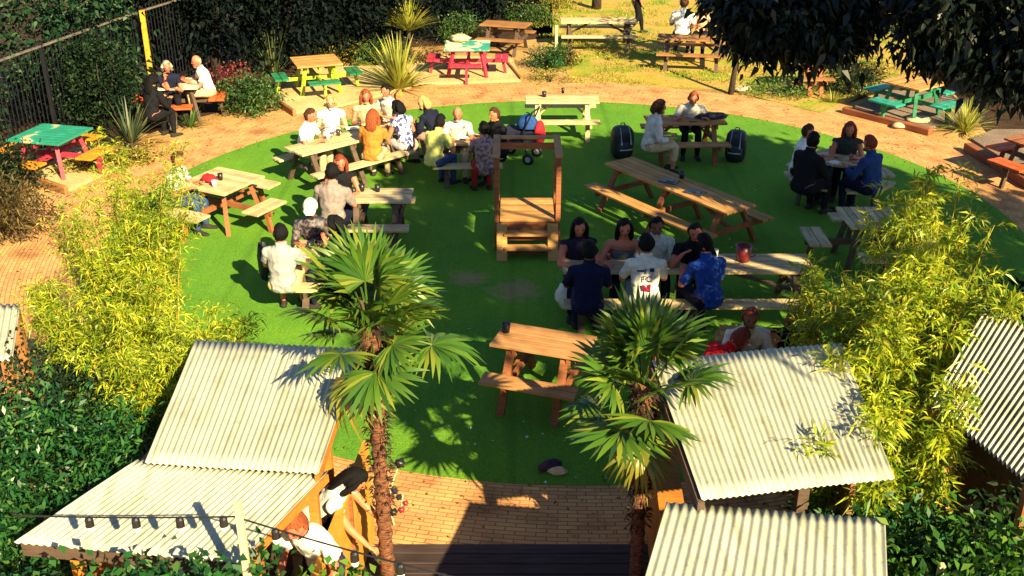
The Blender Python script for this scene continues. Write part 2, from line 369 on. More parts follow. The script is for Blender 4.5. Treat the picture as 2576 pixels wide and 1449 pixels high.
# brick path ring
m, t, n, l = nt('yellow_red_brick_paving')
o = n.new('ShaderNodeOutputMaterial'); p = n.new('ShaderNodeBsdfPrincipled'); l.new(p.outputs[0], o.inputs[0])
p.inputs['Roughness'].default_value = 0.9; p.inputs['Specular IOR Level'].default_value = 0.15
tc = n.new('ShaderNodeTexCoord'); sp = n.new('ShaderNodeSeparateXYZ')
sb = n.new('ShaderNodeVectorMath'); sb.operation = 'SUBTRACT'; sb.inputs[1].default_value = (LC.x, LC.y, 0)
l.new(tc.outputs['Object'], sb.inputs[0]); l.new(sb.outputs[0], sp.inputs[0])
ln = n.new('ShaderNodeVectorMath'); ln.operation = 'LENGTH'; l.new(sb.outputs[0], ln.inputs[0])
at = n.new('ShaderNodeMath'); at.operation = 'ARCTAN2'; l.new(sp.outputs[0], at.inputs[0]); l.new(sp.outputs[1], at.inputs[1])
mu = n.new('ShaderNodeMath'); mu.operation = 'MULTIPLY'; mu.inputs[1].default_value = 8.0; l.new(at.outputs[0], mu.inputs[0])
cx = n.new('ShaderNodeCombineXYZ'); l.new(mu.outputs[0], cx.inputs[0]); l.new(ln.outputs['Value'], cx.inputs[1])
br = n.new('ShaderNodeTexBrick'); l.new(cx.outputs[0], br.inputs['Vector'])
br.inputs['Scale'].default_value = 1.0; br.inputs['Brick Width'].default_value = 0.20; br.inputs['Row Height'].default_value = 0.062
br.inputs['Mortar Size'].default_value = 0.006; br.inputs['Bias'].default_value = 0.1
br.inputs['Color1'].default_value = (0.58, 0.33, 0.125, 1); br.inputs['Color2'].default_value = (0.50, 0.235, 0.095, 1); br.inputs['Mortar'].default_value = (0.26, 0.12, 0.06, 1)
nz = n.new('ShaderNodeTexNoise'); nz.inputs['Scale'].default_value = 2.2; nz.inputs['Detail'].default_value = 8; l.new(tc.outputs['Object'], nz.inputs['Vector'])
r = ramp(n, [(0.3, (0.62, 0.58, 0.55)), (0.48, (0.98, 0.97, 0.96)), (0.7, (1.16, 1.16, 1.15))]); l.new(nz.outputs[0], r.inputs[0])
l.new(mixc(n, l, 1.0, br.outputs['Color'], r.outputs[0], 'MULTIPLY'), p.inputs['Base Color'])
bp = n.new('ShaderNodeBump'); bp.inputs['Strength'].default_value = 0.4; bp.inputs['Distance'].default_value = 0.008
l.new(br.outputs['Fac'], bp.inputs['Height']); bp.invert = True; l.new(bp.outputs[0], p.inputs['Normal'])
M['brick'] = m
disc_sheet('brick_path', LC, 9.0, 0.008, M['brick'], 120, LR-0.06, wob=0.12)
# rough grass, patios
m, t, n, l, p, col, tc = groundmat('dry_rough_grass', [(0.3, (0.10, 0.18, 0.02)), (0.44, (0.24, 0.25, 0.03)), (0.54, (0.42, 0.25, 0.075)), (0.6, (0.34, 0.25, 0.04)), (0.74, (0.20, 0.21, 0.025))], 0.75, fine=0.4, bscale=26, bump=0.6)
l.new(col, p.inputs['Base Color']); M['rough'] = m
sheet('rough_grass', [G(*q)[:2] for q in ((1445, 213), (1640, 218), (1840, 228), (2060, 268), (2170, 245), (2330, 170), (2480, 40), (2400, -60), (1400, -60), (1330, 60), (1400, 150))], 0.004, M['rough'])
m, t, n, l, p, col, tc = groundmat('pale_sand_paving', [(0.3, (0.40, 0.27, 0.11)), (0.7, (0.54, 0.41, 0.21))], 1.6, fine=0.25, bscale=22)
l.new(col, p.inputs['Base Color']); M['sand'] = m
m, t, n, l, p, col, tc = groundmat('shade_toned_paving', [(0.3, (0.14, 0.10, 0.08)), (0.7, (0.23, 0.17, 0.13))], 1.6, fine=0.25, bscale=22)  # shade on the right patios is put into this darker paving colour
l.new(col, p.inputs['Base Color']); M['grave'] = m
def patio(name, pts, mat, h=0.05):
    b = MB(); b.prism([G(*q)[:2] for q in pts][::-1], -0.05, h); o = b.build(name, mat); o['kind'] = 'structure'
    return o
patio('sand_patio', ((690, 250), (735, 288), (860, 268), (1035, 222), (960, 168), (760, 175)), M['sand'])
patio('sand_patio', ((1040, 215), (1310, 205), (1290, 150), (1080, 140), (1020, 165)), M['sand'])
patio('sand_patio', ((70, 452), (165, 486), (290, 430), (255, 372), (60, 380)), M['sand'])
patio('shade_toned_patio', ((2150, 272), (2335, 325), (2440, 300), (2390, 235), (2230, 232)), M['grave'])
patio('shade_toned_patio', ((2440, 352), (2580, 440), (2680, 440), (2660, 330), (2500, 330)), M['grave'])
sheet('rough_grass', [G(*q)[:2] for q in ((1850, 232), (2065, 285), (2110, 262), (2040, 205), (1870, 205))], 0.015, M['rough'])
# dark planted soil under the shrubs
m, t, n, l, p, col, tc = groundmat('dark_mulch', [(0.3, (0.022, 0.013, 0.010)), (0.7, (0.06, 0.035, 0.02))], 2.2, fine=0.5, bscale=24)
l.new(col, p.inputs['Base Color']); M['mulch'] = m
def blob(name, pts, z, mat): return sheet(name, [G(*q)[:2] for q in pts], z, mat)
blob('flower_bed', ((-200, 640), (20, 590), (60, 440), (230, 400), (330, 340), (560, 280), (690, 245), (700, 200), (1000, 120), (1200, 110), (1390, 95), (1390, -60), (-300, -60), (-400, 400)), 0.004, M['mulch'])
blob('flower_bed', ((2130, 262), (2230, 226), (2400, 232), (2480, 330), (2576, 420), (2900, 700), (2900, 100), (2500, 20), (2330, 175), (2180, 235)), 0.010, M['mulch'])
blob('soil_verge', ((900, 175), (985, 225), (1050, 212), (1020, 150), (940, 140)), 0.012, M['mulch'])
# deck in front of the building
b = MB()
for i in range(16):
    y = 8.22-i*0.145; b.box((0.15, y-0.07, 0.0), (3.2, 0.135, 0.05), None, 0.006)
dk = b.build('deck', M['deck']); dk['kind'] = 'structure'
# ------------------------------------------------------------------ picnic tables
TG = 'picnic tables in the garden'
def picnic(A, B, label, W=0.66, mats=('pale', 'pale', 'darkleg'), gap=0.62, H=0.75, boards=5, ov=0.0, extra=0):
    """A, B: middle of the two ends of the tabletop (world); built along local x"""
    A = Vector((A[0], A[1], 0)); B = Vector((B[0], B[1], 0)); d = B-A; L = d.length
    t = thing('picnic_table', label, 'picnic table', (A+B)/2, math.atan2(d.y, d.x), TG)
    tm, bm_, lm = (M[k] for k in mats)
    b = MB(); bw = W/boards
    for i in range(boards): b.box((random.uniform(-.006, .006), -W/2+bw*(i+.5), H-0.02), (L, bw-0.012, 0.04), None, 0.005)
    b.build('tabletop', tm, t)
    for s in (-1, 1):
        b = MB()
        for k in (-1, 1): b.box((random.uniform(-.008, .008), s*gap+k*0.066, 0.43), (L+ov, 0.122, 0.04), None, 0.005)
        b.build('bench', bm_, t)
    xs = [-L/2+0.24, L/2-0.24]
    if extra: xs.append(0.0)
    for x in xs:
        for s in (-1, 1):
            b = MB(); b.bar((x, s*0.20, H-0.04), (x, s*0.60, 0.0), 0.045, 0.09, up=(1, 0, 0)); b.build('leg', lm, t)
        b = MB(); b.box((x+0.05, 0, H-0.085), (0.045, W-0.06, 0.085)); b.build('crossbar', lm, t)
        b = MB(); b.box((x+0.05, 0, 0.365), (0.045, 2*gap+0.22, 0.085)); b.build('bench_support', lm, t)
    for s in (-1, 1):
        b = MB(); b.bar((s*(L/2-0.22), 0, 0.36), (s*0.18 if not extra else s*0.3, 0, H-0.05), 0.04, 0.07, up=(0, 1, 0)); b.build('brace', lm, t)
    return t
def square_table(c, rz, label, top='grey', bench='grey', leg='redleg', S=0.98, off=0.80, H=0.75):
    t = thing('square_picnic_table', label, 'picnic table', (c[0], c[1], 0), rz, TG)
    b = MB(); n = 8; bw = S/n
    for i in range(n): b.box((0, -S/2+bw*(i+.5), H-0.02), (S, bw-0.014, 0.04), None, 0.004)
    b.build('tabletop', M[top], t)
    for k in range(4):
        R = rotz(k*PI/2)
        b = MB()
        for j in (-1, 1): b.box(R @ Vector((off+j*0.085, 0, 0.43)), (0.155, 0.72, 0.04), R, 0.005)
        be = b.build('bench', M[bench], t)
        b = MB(); b.bar(R @ Vector((off+0.02, 0.0, 0.41)), R @ Vector((off+0.1, 0, 0.0)), 0.07, 0.06, up=R @ Vector((0, 1, 0)))
        b.build('bench_leg', M[leg], t)
        R2 = rotz(k*PI/2+PI/4)
        b = MB(); b.bar(R2 @ Vector((S*0.42, 0, H-0.04)), R2 @ Vector((S*0.62, 0, 0)), 0.07, 0.07, up=R2 @ Vector((0, 1, 0))); b.build('leg', M[leg], t)
    for k in range(2):
        R = rotz(k*PI/2); b = MB()
        b.box(R @ Vector((0, 0, 0.36-0.005*k)), (2*off+0.28, 0.05, 0.09), R); b.box(R @ Vector((0, 0, H-0.09-0.005*k)), (S-0.1, 0.05, 0.08), R)
        b.build('crossbar', M[leg], t)
    return t
def round_table(c, label, r=0.48, H=0.75, rot=0.0):
    t = thing('round_picnic_table', label, 'picnic table', (c[0], c[1], 0), rot, TG)
    b = MB()
    n = 7
    for i in range(n):          # boards cut to a round
        y0 = -r+2*r*i/n; y1 = y0+2*r/n-0.012
        pts = []
        for y in (y0, (y0+y1)/2, y1): pts.append((math.sqrt(max(0.002, r*r-y*y)), y))
        poly = pts+[(-x, y) for x, y in pts[::-1]]
        b.prism(poly, H-0.04, H)
    b.build('tabletop', M['grey'], t)
    for k in range(4):
        a0 = k*PI/2+0.3-PI/4; a1 = a0+PI/2-0.34
        b = MB()
        for ri, ro in ((r+0.22, r+0.335), (r+0.35, r+0.465)):
            N = 8
            poly = [(ri*math.cos(a0+(a1-a0)*i/N), ri*math.sin(a0+(a1-a0)*i/N)) for i in range(N+1)]+[(ro*math.cos(a1-(a1-a0)*i/N), ro*math.sin(a1-(a1-a0)*i/N)) for i in range(N+1)]
            b.prism(poly[::-1], 0.41, 0.45)
        b.build('bench', M['grey'], t)
        am = (a0+a1)/2; q = Vector((math.cos(am), math.sin(am), 0))
        b = MB(); b.bar(q*0.12+Vector((0, 0, 0.35)), q*(r+0.42)+Vector((0, 0, 0.37)), 0.05, 0.08); b.build('bench_support', M['darkleg'], t)
        b = MB(); b.bar(q*(r+0.36)+Vector((0, 0, 0.40)), q*(r+0.40), 0.05, 0.07, up=(-q.y, q.x, 0)); b.build('bench_leg', M['darkleg'], t)
        b = MB(); b.bar(q*0.14+Vector((0, 0, 0)), q*0.14+Vector((0, 0, H-0.04)), 0.06, 0.06, up=(-q.y, q.x, 0)); b.build('leg', M['darkleg'], t)
    return t
Z = .75
picnic(G(737, 379, Z), G(985, 318, Z), 'long pale picnic table in the sun crowded with seven people, beside the path', W=.62, extra=1)
picnic(G(1090, 348, Z), G(1262, 346, Z), 'shorter pale picnic table behind the wooden steps with white paper on top', W=.66)
picnic(G(1322, 247, Z), G(1506, 247, Z), 'empty pale picnic table at the far edge of the turf with one dark cup', W=.60, mats=('pale', 'pale', 'pale'))
picnic(G(862, 489, Z), G(1036, 489, Z), 'pale picnic table with three dark cups, a grey shirted person sitting at its left end', W=.62, mats=('grey', 'grey', 'darkleg'))
picnic(G(738, 622, Z), G(965, 626, Z), 'picnic table half hidden by the left palm, with a white capped person behind it', W=.58, mats=('grey', 'pale', 'darkleg'))
picnic(G(1625, 300, Z), G(1822, 298, Z), 'picnic table between two black backpacks with two people at it', W=.62, mats=('pink', 'pink', 'redleg'))
picnic(G(1556, 401, Z), G(1868, 526, Z), 'empty long orange brown picnic table set diagonally on the turf with two dark trays', W=.64, mats=('orange', 'orange', 'redleg'), extra=1)
picnic(G(1414, 660, Z), G(2040, 660, Z), 'very long weathered picnic table with seven people, one in a printed white tee', W=.62, mats=('grey', 'pale', 'darkleg'), extra=1)
picnic(G(1252, 836, Z), G(1486, 874, Z), 'empty orange picnic table with one black cup, nearest to the palms', gap=.54, W=.60, mats=('pink', 'pink', 'redleg'))
picnic(G(1815, 848, Z), G(2030, 858, Z), 'picnic table under the bamboo behind a tin roof, seats a person in red', W=.66, mats=('orange', 'orange', 'redleg'))
picnic(G(1410, 49, Z), G(1600, 49, Z), 'empty cream picnic table on the far dry grass beside a pale post', W=.72, mats=('pale', 'pale', 'darkleg'), gap=.66)
picnic(G(1655, 90, Z), G(1830, 96, Z), 'far picnic table on dry grass with a person in a white shirt', W=.66, mats=('brown', 'brown', 'darkleg'))
picnic(G(1215, 55, Z), G(1330, 62, Z), 'shaded brown picnic table far behind the pink red table', W=.7, mats=('brown', 'brown', 'darkleg'))
picnic(G(2005, 148, Z), G(2085, 148, Z), 'small brown picnic table just seen below the hanging dark leaves', W=.6, mats=('brown', 'brown', 'redleg'))
square_table(G(126, 335, Z), math.radians(-14), 'square picnic table with flaking teal top and orange benches', 'teal', 'orangep', 'magenta', 1.08, .86)
square_table(G(447, 208, Z), math.radians(8), 'square off white topped picnic table with red orange benches and three people by the fence', 'whitetop', 'redor', 'darkleg', 0.95, .80)
square_table(G(795, 151, Z), math.radians(20), 'square picnic table with orange top, green benches and lime legs', 'orange', 'greenp', 'lime', 1.05, .86)
square_table(G(1176, 112, Z), 0.0, 'square picnic table with pink red frame and patchy teal and cream top', 'patchy', 'magenta', 'magenta', 1.1, .84)
square_table(G(556, 452, Z), math.radians(-28), 'square slatted pale picnic table with a person in a patterned shirt', 'pale', 'pale', 'redleg', 1.0, .86)
square_table(G(2192, 545, Z), math.radians(90), 'square slatted grey picnic table standing behind the right bamboo', 'grey', 'grey', 'darkleg', 0.85, .80)
square_table(G(2300, 205, Z), math.radians(35), 'square picnic table with orange top and teal benches under the hanging tree', 'orange', 'tealplain', 'greenp', 1.0, .86)
square_table(G(2632, 356, Z), math.radians(25), 'red painted picnic table cut by the right edge of the photo', 'redleg', 'redor', 'darkleg', 1.0, .82)
round_table(G(2117, 394, Z), 'round picnic table with curved benches shaded on the right of the turf', rot=.35)
# ------------------------------------------------------------------ raised wooden steps
def steps():
    c = Vector((0.235, 15.85, 0))
    t = thing('step_platform', 'small raised wooden platform with two steps and a handrail in the middle of the turf', 'steps', c)
    w, y0, y1, H = 0.84, -0.50, 0.46, 0.52
    b = MB()
    for i in range(7): b.box((0, y0+(y1-y0)*(i+.5)/7, H-0.02), (w, (y1-y0)/7-0.007, 0.04), None, 0.004)
    b.build('platform_deck', M['orange'], t)
    for y in (y0+.02, y1-.02):
        b = MB(); b.box((0, y, H-0.14), (w-0.04, 0.04, 0.20)); b.build('rim_board', M['redleg'], t)
    for z, y in ((0.34, -0.62), (0.17, -0.78)):
        b = MB(); b.box((0, y, z), (w-0.13, 0.19, 0.035), None, 0.004); b.build('step', M['orange'], t)
        b = MB(); b.box((0, y+0.08, z-0.08), (w-0.14, 0.03, 0.12)); b.build('riser', M['redleg'], t)
    for s in (-1, 1):
        b = MB(); b.bar((s*(w/2-0.03), y0-0.03, H-0.06), (s*(w/2-0.03), y0-0.42, 0.0), 0.055, 0.16, up=(1, 0, 0), bev=.005); b.build('stringer', M['orange'], t)
        for y in (y0+0.02, y1-0.03):
            b = MB(); b.box((s*(w/2+0.05), y, 0.76), (0.075, 0.075, 1.52), None, .006); b.build('post', M['redleg'], t)
        b = MB(); b.box((s*(w/2+0.05), (y0+y1)/2, 1.54), (0.11, y1-y0+0.12, 0.04), None, .006); b.build('handrail', M['pink'], t)
    b = MB(); b.box((0, y1-0.03, 1.542), (w-0.02, 0.10, 0.04), None, .006); b.build('handrail', M['pink'], t)
    b = MB(); b.box((0, y1-0.03, 1.40), (w+0.02, 0.035, 0.10)); b.build('crossrail', M['redleg'], t)
steps()
# ------------------------------------------------------------------ timber edging, posts, fence
def beam(p, q, w, h, name, label, cat, mat, group=None):
    p = Vector(p); q = Vector(q); d = q-p; L = d.length; b = MB()
    b.box((0, 0, h/2), (L, w, h), None, 0.015)
    c = (p+q)/2; return solo(name, b, M[mat], label, cat, (c.x, c.y, min(p.z, q.z)), math.atan2(d.y, d.x), group)
TE = 'timber sleepers edging the beds'
beam(G(2122, 283), G(2340, 340), .16, .14, 'timber_edging', 'long red brown sleeper along the path in front of the teal bench table', 'timber edging', 'log', TE)
beam(G(2432, 380), G(2600, 482), .18, .18, 'timber_edging', 'red brown sleeper along the path at the right edge of the photo', 'timber edging', 'log', TE)
beam(G(700, 266), G(742, 294), .08, .16, 'timber_edging', 'short dark edging board at the corner of the sandy bed by the green shrub', 'timber edging', 'brown', TE)
beam(G(70, 455), G(170, 490), .08, .16, 'timber_edging', 'dark edging board in front of the teal topped table', 'timber edging', 'brown', TE)
beam(G(1275, 160), G(1312, 205), .06, .10, 'timber_edging', 'thin dark edging stick at the right of the pink red table', 'timber edging', 'brown', TE)
def post(px, py, h, r, name, label, mat, z=0.0):
    q = G(px, py, z); b = MB(); b.box((0, 0, h/2), (r*2, r*2, h), None, r*.2); b.box((0, 0, h+0.006), (r*2.1, r*2.1, 0.018), None, .004)
    return solo(name, b, M[mat], label, 'post', q, 0.2)
post(390, 258, 2.05, .055, 'wooden_post', 'tall yellow orange timber post by the dark fence', 'yellowpost')
post(1398, 158, .95, .035, 'wooden_post', 'thin pale post at the corner of the far dry grass', 'palepost')
q_ = G(2366, 1436, 1.55); b = MB(); b.box((0, 0, .80), (.04, .04, 1.6), None, .006); b.box((0, 0, 1.603), (.044, .044, .012))
solo('wooden_stake', b, M['palepost'], 'short pale stake standing in the green bush in the bottom right corner', 'post', (q_.x, q_.y, 0))
def fence():
    A = Vector((-9.75, 18.4, 0)); B = Vector((-8.35, 24.3, 0)); B2 = Vector((-7.3, 27.6, 0)); A0 = Vector((-10.6, 14.8, 0))
    t = thing('railing_fence', 'dark vertical railing fence with one top rail along the left hedge', 'fence', A)
    H = 1.95
    pts = [A0, A, B, B2]
    b = MB()
    for p, q in zip(pts, pts[1:]): b.bar(p+Vector((0, 0, H)), q+Vector((0, 0, H)), .05, .035)
    b.build('top_rail', M['rail'], t, A)
    b = MB()
    for p, q in zip(pts, pts[1:]): b.bar(p+Vector((0, 0, .25)), q+Vector((0, 0, .25)), .04, .04)
    b.build('bottom_rail', M['iron'], t, A)
    b = MB()
    for p, q in zip(pts, pts[1:]):
        n = int((q-p).length/0.12)
        for i in range(n):
            c = p+(q-p)*((i+.5)/n); b.box(c+Vector((0, 0, H/2+.06)), (.016, .016, H+.1))
    b.build('pales', M['iron'], t, A)
    for f in (0.02, 0.42, 0.97):
        c = A+(B-A)*f; b = MB(); b.box(c+Vector((0, 0, H/2+.04)), (.05, .05, H+.08)); b.build('post', M['iron'], t, A)
fence()
# ------------------------------------------------------------------ tin-roofed huts
def tinmat():
    m, t, n, l = nt('corrugated_galvanised_sheet')
    o = n.new('ShaderNodeOutputMaterial'); p = n.new('ShaderNodeBsdfPrincipled'); l.new(p.outputs[0], o.inputs[0])
    p.inputs['Metallic'].default_value = 0.0; p.inputs['Roughness'].default_value = 0.5; p.inputs['Specular IOR Level'].default_value = 0.35
    tc = n.new('ShaderNodeTexCoord'); nz = n.new('ShaderNodeTexNoise'); nz.inputs['Scale'].default_value = 1.8; nz.inputs['Detail'].default_value = 8; nz.inputs['Roughness'].default_value = .65
    l.new(tc.outputs['Object'], nz.inputs['Vector'])
    r = ramp(n, [(0.3, (0.28, 0.275, 0.215)), (0.5, (0.40, 0.395, 0.315)), (0.75, (0.48, 0.47, 0.38))]); l.new(nz.outputs[0], r.inputs[0])
    n2 = n.new('ShaderNodeTexNoise'); n2.inputs['Scale'].default_value = 30; n2.inputs['Detail'].default_value = 4; l.new(tc.outputs['Object'], n2.inputs['Vector'])
    r2 = ramp(n, [(0.28, (0.6, 0.58, 0.52)), (0.42, (1, 1, 1))]); l.new(n2.outputs[0], r2.inputs[0])
    c1 = mixc(n, l, 0.6, r.outputs[0], r2.outputs[0], 'MULTIPLY')
    mp = n.new('ShaderNodeMapping'); mp.inputs['Scale'].default_value = (9, .7, 1); mp.inputs['Rotation'].default_value = (0, 0, .12); l.new(tc.outputs['Object'], mp.inputs[0])
    n3 = n.new('ShaderNodeTexNoise'); n3.inputs['Scale'].default_value = 1.6; n3.inputs['Detail'].default_value = 7; l.new(mp.outputs[0], n3.inputs['Vector'])
    r3 = ramp(n, [(0.3, (.66, .62, .54)), (0.5, (1, 1, 1)), (.75, (1.08, 1.08, 1.08))]); l.new(n3.outputs[0], r3.inputs[0])
    c2 = mixc(n, l, .75, c1, r3.outputs[0], 'MULTIPLY')
    n4 = n.new('ShaderNodeTexNoise'); n4.inputs['Scale'].default_value = 5.5; n4.inputs['Detail'].default_value = 9; n4.inputs['Roughness'].default_value = .7; l.new(tc.outputs['Object'], n4.inputs['Vector'])
    r4 = ramp(n, [(0.63, (0, 0, 0)), (0.74, (1, 1, 1))]); l.new(n4.outputs[0], r4.inputs[0])
    l.new(mixc(n, l, r4.outputs[0], c2, (.24, .16, .085)), p.inputs['Base Color'])
    return m
M['tin'] = tinmat()
def tin(name, nl, nr, fl, fr, N, amp, parent, off, nlen=10, seed=0):
    """corrugated sheet between four corners (near-left, near-right, far-left, far-right), N corrugations"""
    nl, nr, fl, fr = (Vector(p) for p in (nl, nr, fl, fr)); S = N*8; b = MB(); vs = []; fs = []
    for lay in (0, -0.004):
        for j in range(nlen+1):
            v = j/nlen
            for i in range(S+1):
                u = i/S; p = (nl*(1-u)+nr*u)*(1-v)+(fl*(1-u)+fr*u)*v
                dz = amp*math.cos(2*PI*N*u)+0.012*noise.noise(p*1.3+Vector((seed, 0, 0)))
                vs.append((p.x, p.y, p.z+dz+lay))
    k = (nlen+1)*(S+1)
    for lay in range(2):
        for j in range(nlen):
            for i in range(S):
                a = lay*k+j*(S+1)+i
                fs.append((a, a+1, a+S+2, a+S+1) if lay == 0 else (a+S+1, a+S+2, a+1, a))
    for i in range(S):
        fs.append((i, i+k, i+1+k, i+1)); a = nlen*(S+1)+i; fs.append((a, a+1, a+1+k, a+k))
    for j in range(nlen):
        a = j*(S+1); fs.append((a, a+S+1, a+S+1+k, a+k)); a += S; fs.append((a, a+k, a+S+1+k, a+S+1))
    b.add(vs, fs); o_ = b.build(name, [M['tin'], M['rail']], parent, off, True)
    return o_
def zb(p, z): return Vector((p[0], p[1], z))
def left_hut():
    o = Vector((-2.3, 7.0, 0))
    t = thing('bar_hut', 'left wooden bar hut with two overlapping corrugated tin roof sheets and a yellow plywood counter', 'hut', o)
    a, b_, c, d = G(35, 1365, 1.90), G(605, 1416, 1.90), G(345, 1156, 1.98), G(826, 1186, 1.98)
    tin('roof_sheet', a, b_, c, d, 29, .0062, t, o, seed=1)
    e, f, g_, h = G(365, 1164, 2.035), G(802, 1192, 2.035), G(492, 853, 2.08), G(905, 876, 2.08)
    tin('roof_sheet', e, f, g_, h, 28, .0072, t, o, seed=5)
    dn = Vector((0, 0, -.085)); ins = Vector((-.015, 0, .035))
    m = MB(); m.bar(b_+dn+ins, d+dn+ins, .035, .07); m.build('fascia_board', M['hutwood'], t, o)
    m = MB(); m.bar(f+dn+ins, h+dn+ins, .035, .07); m.build('fascia_board', M['hutwood'], t, o)
    m = MB(); m.bar(a+dn+Vector((.03, .05, 0)), b_+dn+Vector((-.03, .05, 0)), .04, .10); m.build('eaves_board', M['darkleg'], t, o)
    # counter side facing the brick path
    P0 = Vector((-1.34, 8.35, 0)); P1 = Vector((-1.56, 6.0, 0)); dd = P1-P0
    for f0, f1, y in ((0.0, .335, 0), (.345, .66, .0), (.67, 1.0, 0)):
        m = MB(); m.bar(P0+dd*f0+Vector((0, 0, .52)), P0+dd*f1+Vector((0, 0, .52)), .03, 1.04); m.build('counter_panel', M['panel'], t, o)
    for f0 in (.34, .665):
        m = MB(); m.box(P0+dd*f0+Vector((.025, 0, .52)), (.035, .05, 1.05)); m.build('batten', M['redleg'], t, o)
    m = MB(); m.bar(P0+Vector((-.01, .05, 1.06)), P1+Vector((-.01, 0, 1.06)), .06, .03); m.build('counter_top', M['panel'], t, o)
    for q, z in ((P0+Vector((-.30, -.35, 0)), 2.0), (P0+dd*.60+Vector((-.09, 0, 0)), 1.90), (Vector((-2.62, 8.25, 0)), 2.0), (Vector((-3.1, 6.1, 0)), 1.83), (P1+Vector((-.2, -.1, 0)), 1.83)):
        m = MB(); m.box(zb(q, z/2), (.075, .085, z), None, .006); m.build('post', M['hutwood'], t, o)
    m = MB(); m.bar((-2.66, 8.2, .95), (-3.05, 6.2, .9), .04, 1.75); m.build('wall', M['brown'], t, o)
    m = MB(); m.bar((-2.6, 8.26, .95), (-2.0, 8.30, .95), .04, 1.75); m.build('wall', M['brown'], t, o)
    m = MB(); m.bar((-2.3, 7.9, .45), (-2.35, 6.2, .45), .55, .9); m.build('back_counter', M['darkleg'], t, o)
left_hut()
def right_hut():
    o = Vector((1.9, 6.6, 0))
    t = thing('bar_hut', 'right wooden bar hut with a tilted tin roof behind the right palm', 'hut', o)
    a, b_, c, d = G(1765, 1257, 1.93), G(2250, 1205, 1.93), G(1640, 905, 2.05), G(2115, 861, 2.05)
    tin('roof_sheet', a, b_, c, d, 31, .0062, t, o, seed=9)
    dn = Vector((0, 0, -.08))
    m = MB(); m.bar(a+dn, c+dn, .05, .12); m.build('fascia_board', M['darkleg'], t, o)
    P0 = Vector((1.33, 8.75, 0)); P1 = Vector((1.22, 6.2, 0)); dd = P1-P0
    for f0, f1 in ((0, .49), (.50, 1)):
        m = MB(); m.bar(P0+dd*f0+Vector((0, 0, .5)), P0+dd*f1+Vector((0, 0, .5)), .03, 1.0); m.build('counter_panel', M['hutwood'], t, o)
    m = MB(); m.bar(P0+Vector((.08, 0, 1.03)), P1+Vector((.08, 0, 1.03)), .22, .04); m.build('counter_top', M['hutwood'], t, o)
    for q, z in ((P0+Vector((.03, -.05, 0)), 1.96), (P1+Vector((.05, 0, 0)), 1.78), (Vector((2.75, 8.25, 0)), 1.95), (Vector((2.3, 7.0, 0)), 1.88)):
        m = MB(); m.box(zb(q, z/2), (.09, .09, z), None, .006); m.build('post', M['redleg' if q.x < 2 else 'darkleg'], t, o)
    m = MB(); m.bar((2.8, 8.2, .95), (2.62, 6.8, .95), .04, 1.6); m.build('wall', M['brown'], t, o)
right_hut()
def low_shed():
    o = Vector((1.75, 5.3, 0))
    t = thing('tin_shed', 'low shed at the bottom right with a straight pale corrugated roof', 'shed', o)
    a, b_, c, d = G(1590, 1560, 1.80), G(2236, 1560, 1.80), G(1677, 1262, 1.84), G(2226, 1308, 1.84)
    tin('roof_sheet', a, b_, c, d, 24, .0065, t, o, seed=14)
    m = MB(); m.bar(c+Vector((.06, -.05, -.1)), d+Vector((-.06, -.05, -.1)), .05, .12); m.build('eaves_board', M['brown'], t, o)
    m = MB(); m.bar(zb(c, .87)+Vector((.1, -.1, 0)), zb(a, .87)+Vector((.1, 0, 0)), .04, 1.70); m.build('wall', M['hutwood'], t, o)
    m = MB(); m.bar(zb(c, .87)+Vector((.13, -.12, 0)), zb(d, .87)+Vector((-.1, -.12, 0)), .04, 1.70); m.build('wall', M['brown'], t, o)
    m = MB(); m.bar(zb(d, .87)+Vector((-.1, -.15, 0)), zb(b_, .87)+Vector((-.1, 0, 0)), .04, 1.70); m.build('wall', M['hutwood'], t, o)
low_shed()
def side_shed():
    o = Vector((4.4, 8.2, 0))
    t = thing('tin_shed', 'shed roof of striped light and dark corrugated tin at the right edge behind the bamboo', 'shed', o)
    a, b_, c, d = G(2600, 1225, 1.95), G(2340, 1015, 2.0), G(2790, 985, 2.15), G(2492, 758, 2.25)
    tin('roof_sheet', a, b_, c, d, 24, .022, t, o, seed=21)
    for q in (a, b_, c, d):
        m = MB(); cc = (a+b_+c+d)/4; p = q+(cc-q)*.06; m.box(zb(p, (q.z-.05)/2), (.08, .08, q.z-.05)); m.build('post', M['redleg'], t, o)
    p, q = c+(a-c)*.08, d+(b_-d)*.08
    m = MB(); m.bar(zb(p, .9), zb(q, .9), .04, 1.6); m.build('wall', M['darkleg'], t, o)
side_shed()
def edge_shed():
    o = G(-60, 830, 2.0); o = zb(o, 0)
    t = thing('tin_shed', 'small bright corrugated roof cut off by the left edge of the photo', 'shed', o)
    a, b_, c, d = G(-330, 905, 2.0), G(32, 905, 2.0), G(-280, 764, 2.05), G(52, 766, 2.05)
    tin('roof_sheet', a, b_, c, d, 20, .013, t, o, seed=31)
    for q in (a, b_, c, d):
        m = MB(); cc = (a+b_+c+d)/4; p = q+(cc-q)*.1; m.box(zb(p, (q.z-.04)/2), (.08, .08, q.z-.04)); m.build('post', M['brown'], t, o)
edge_shed()
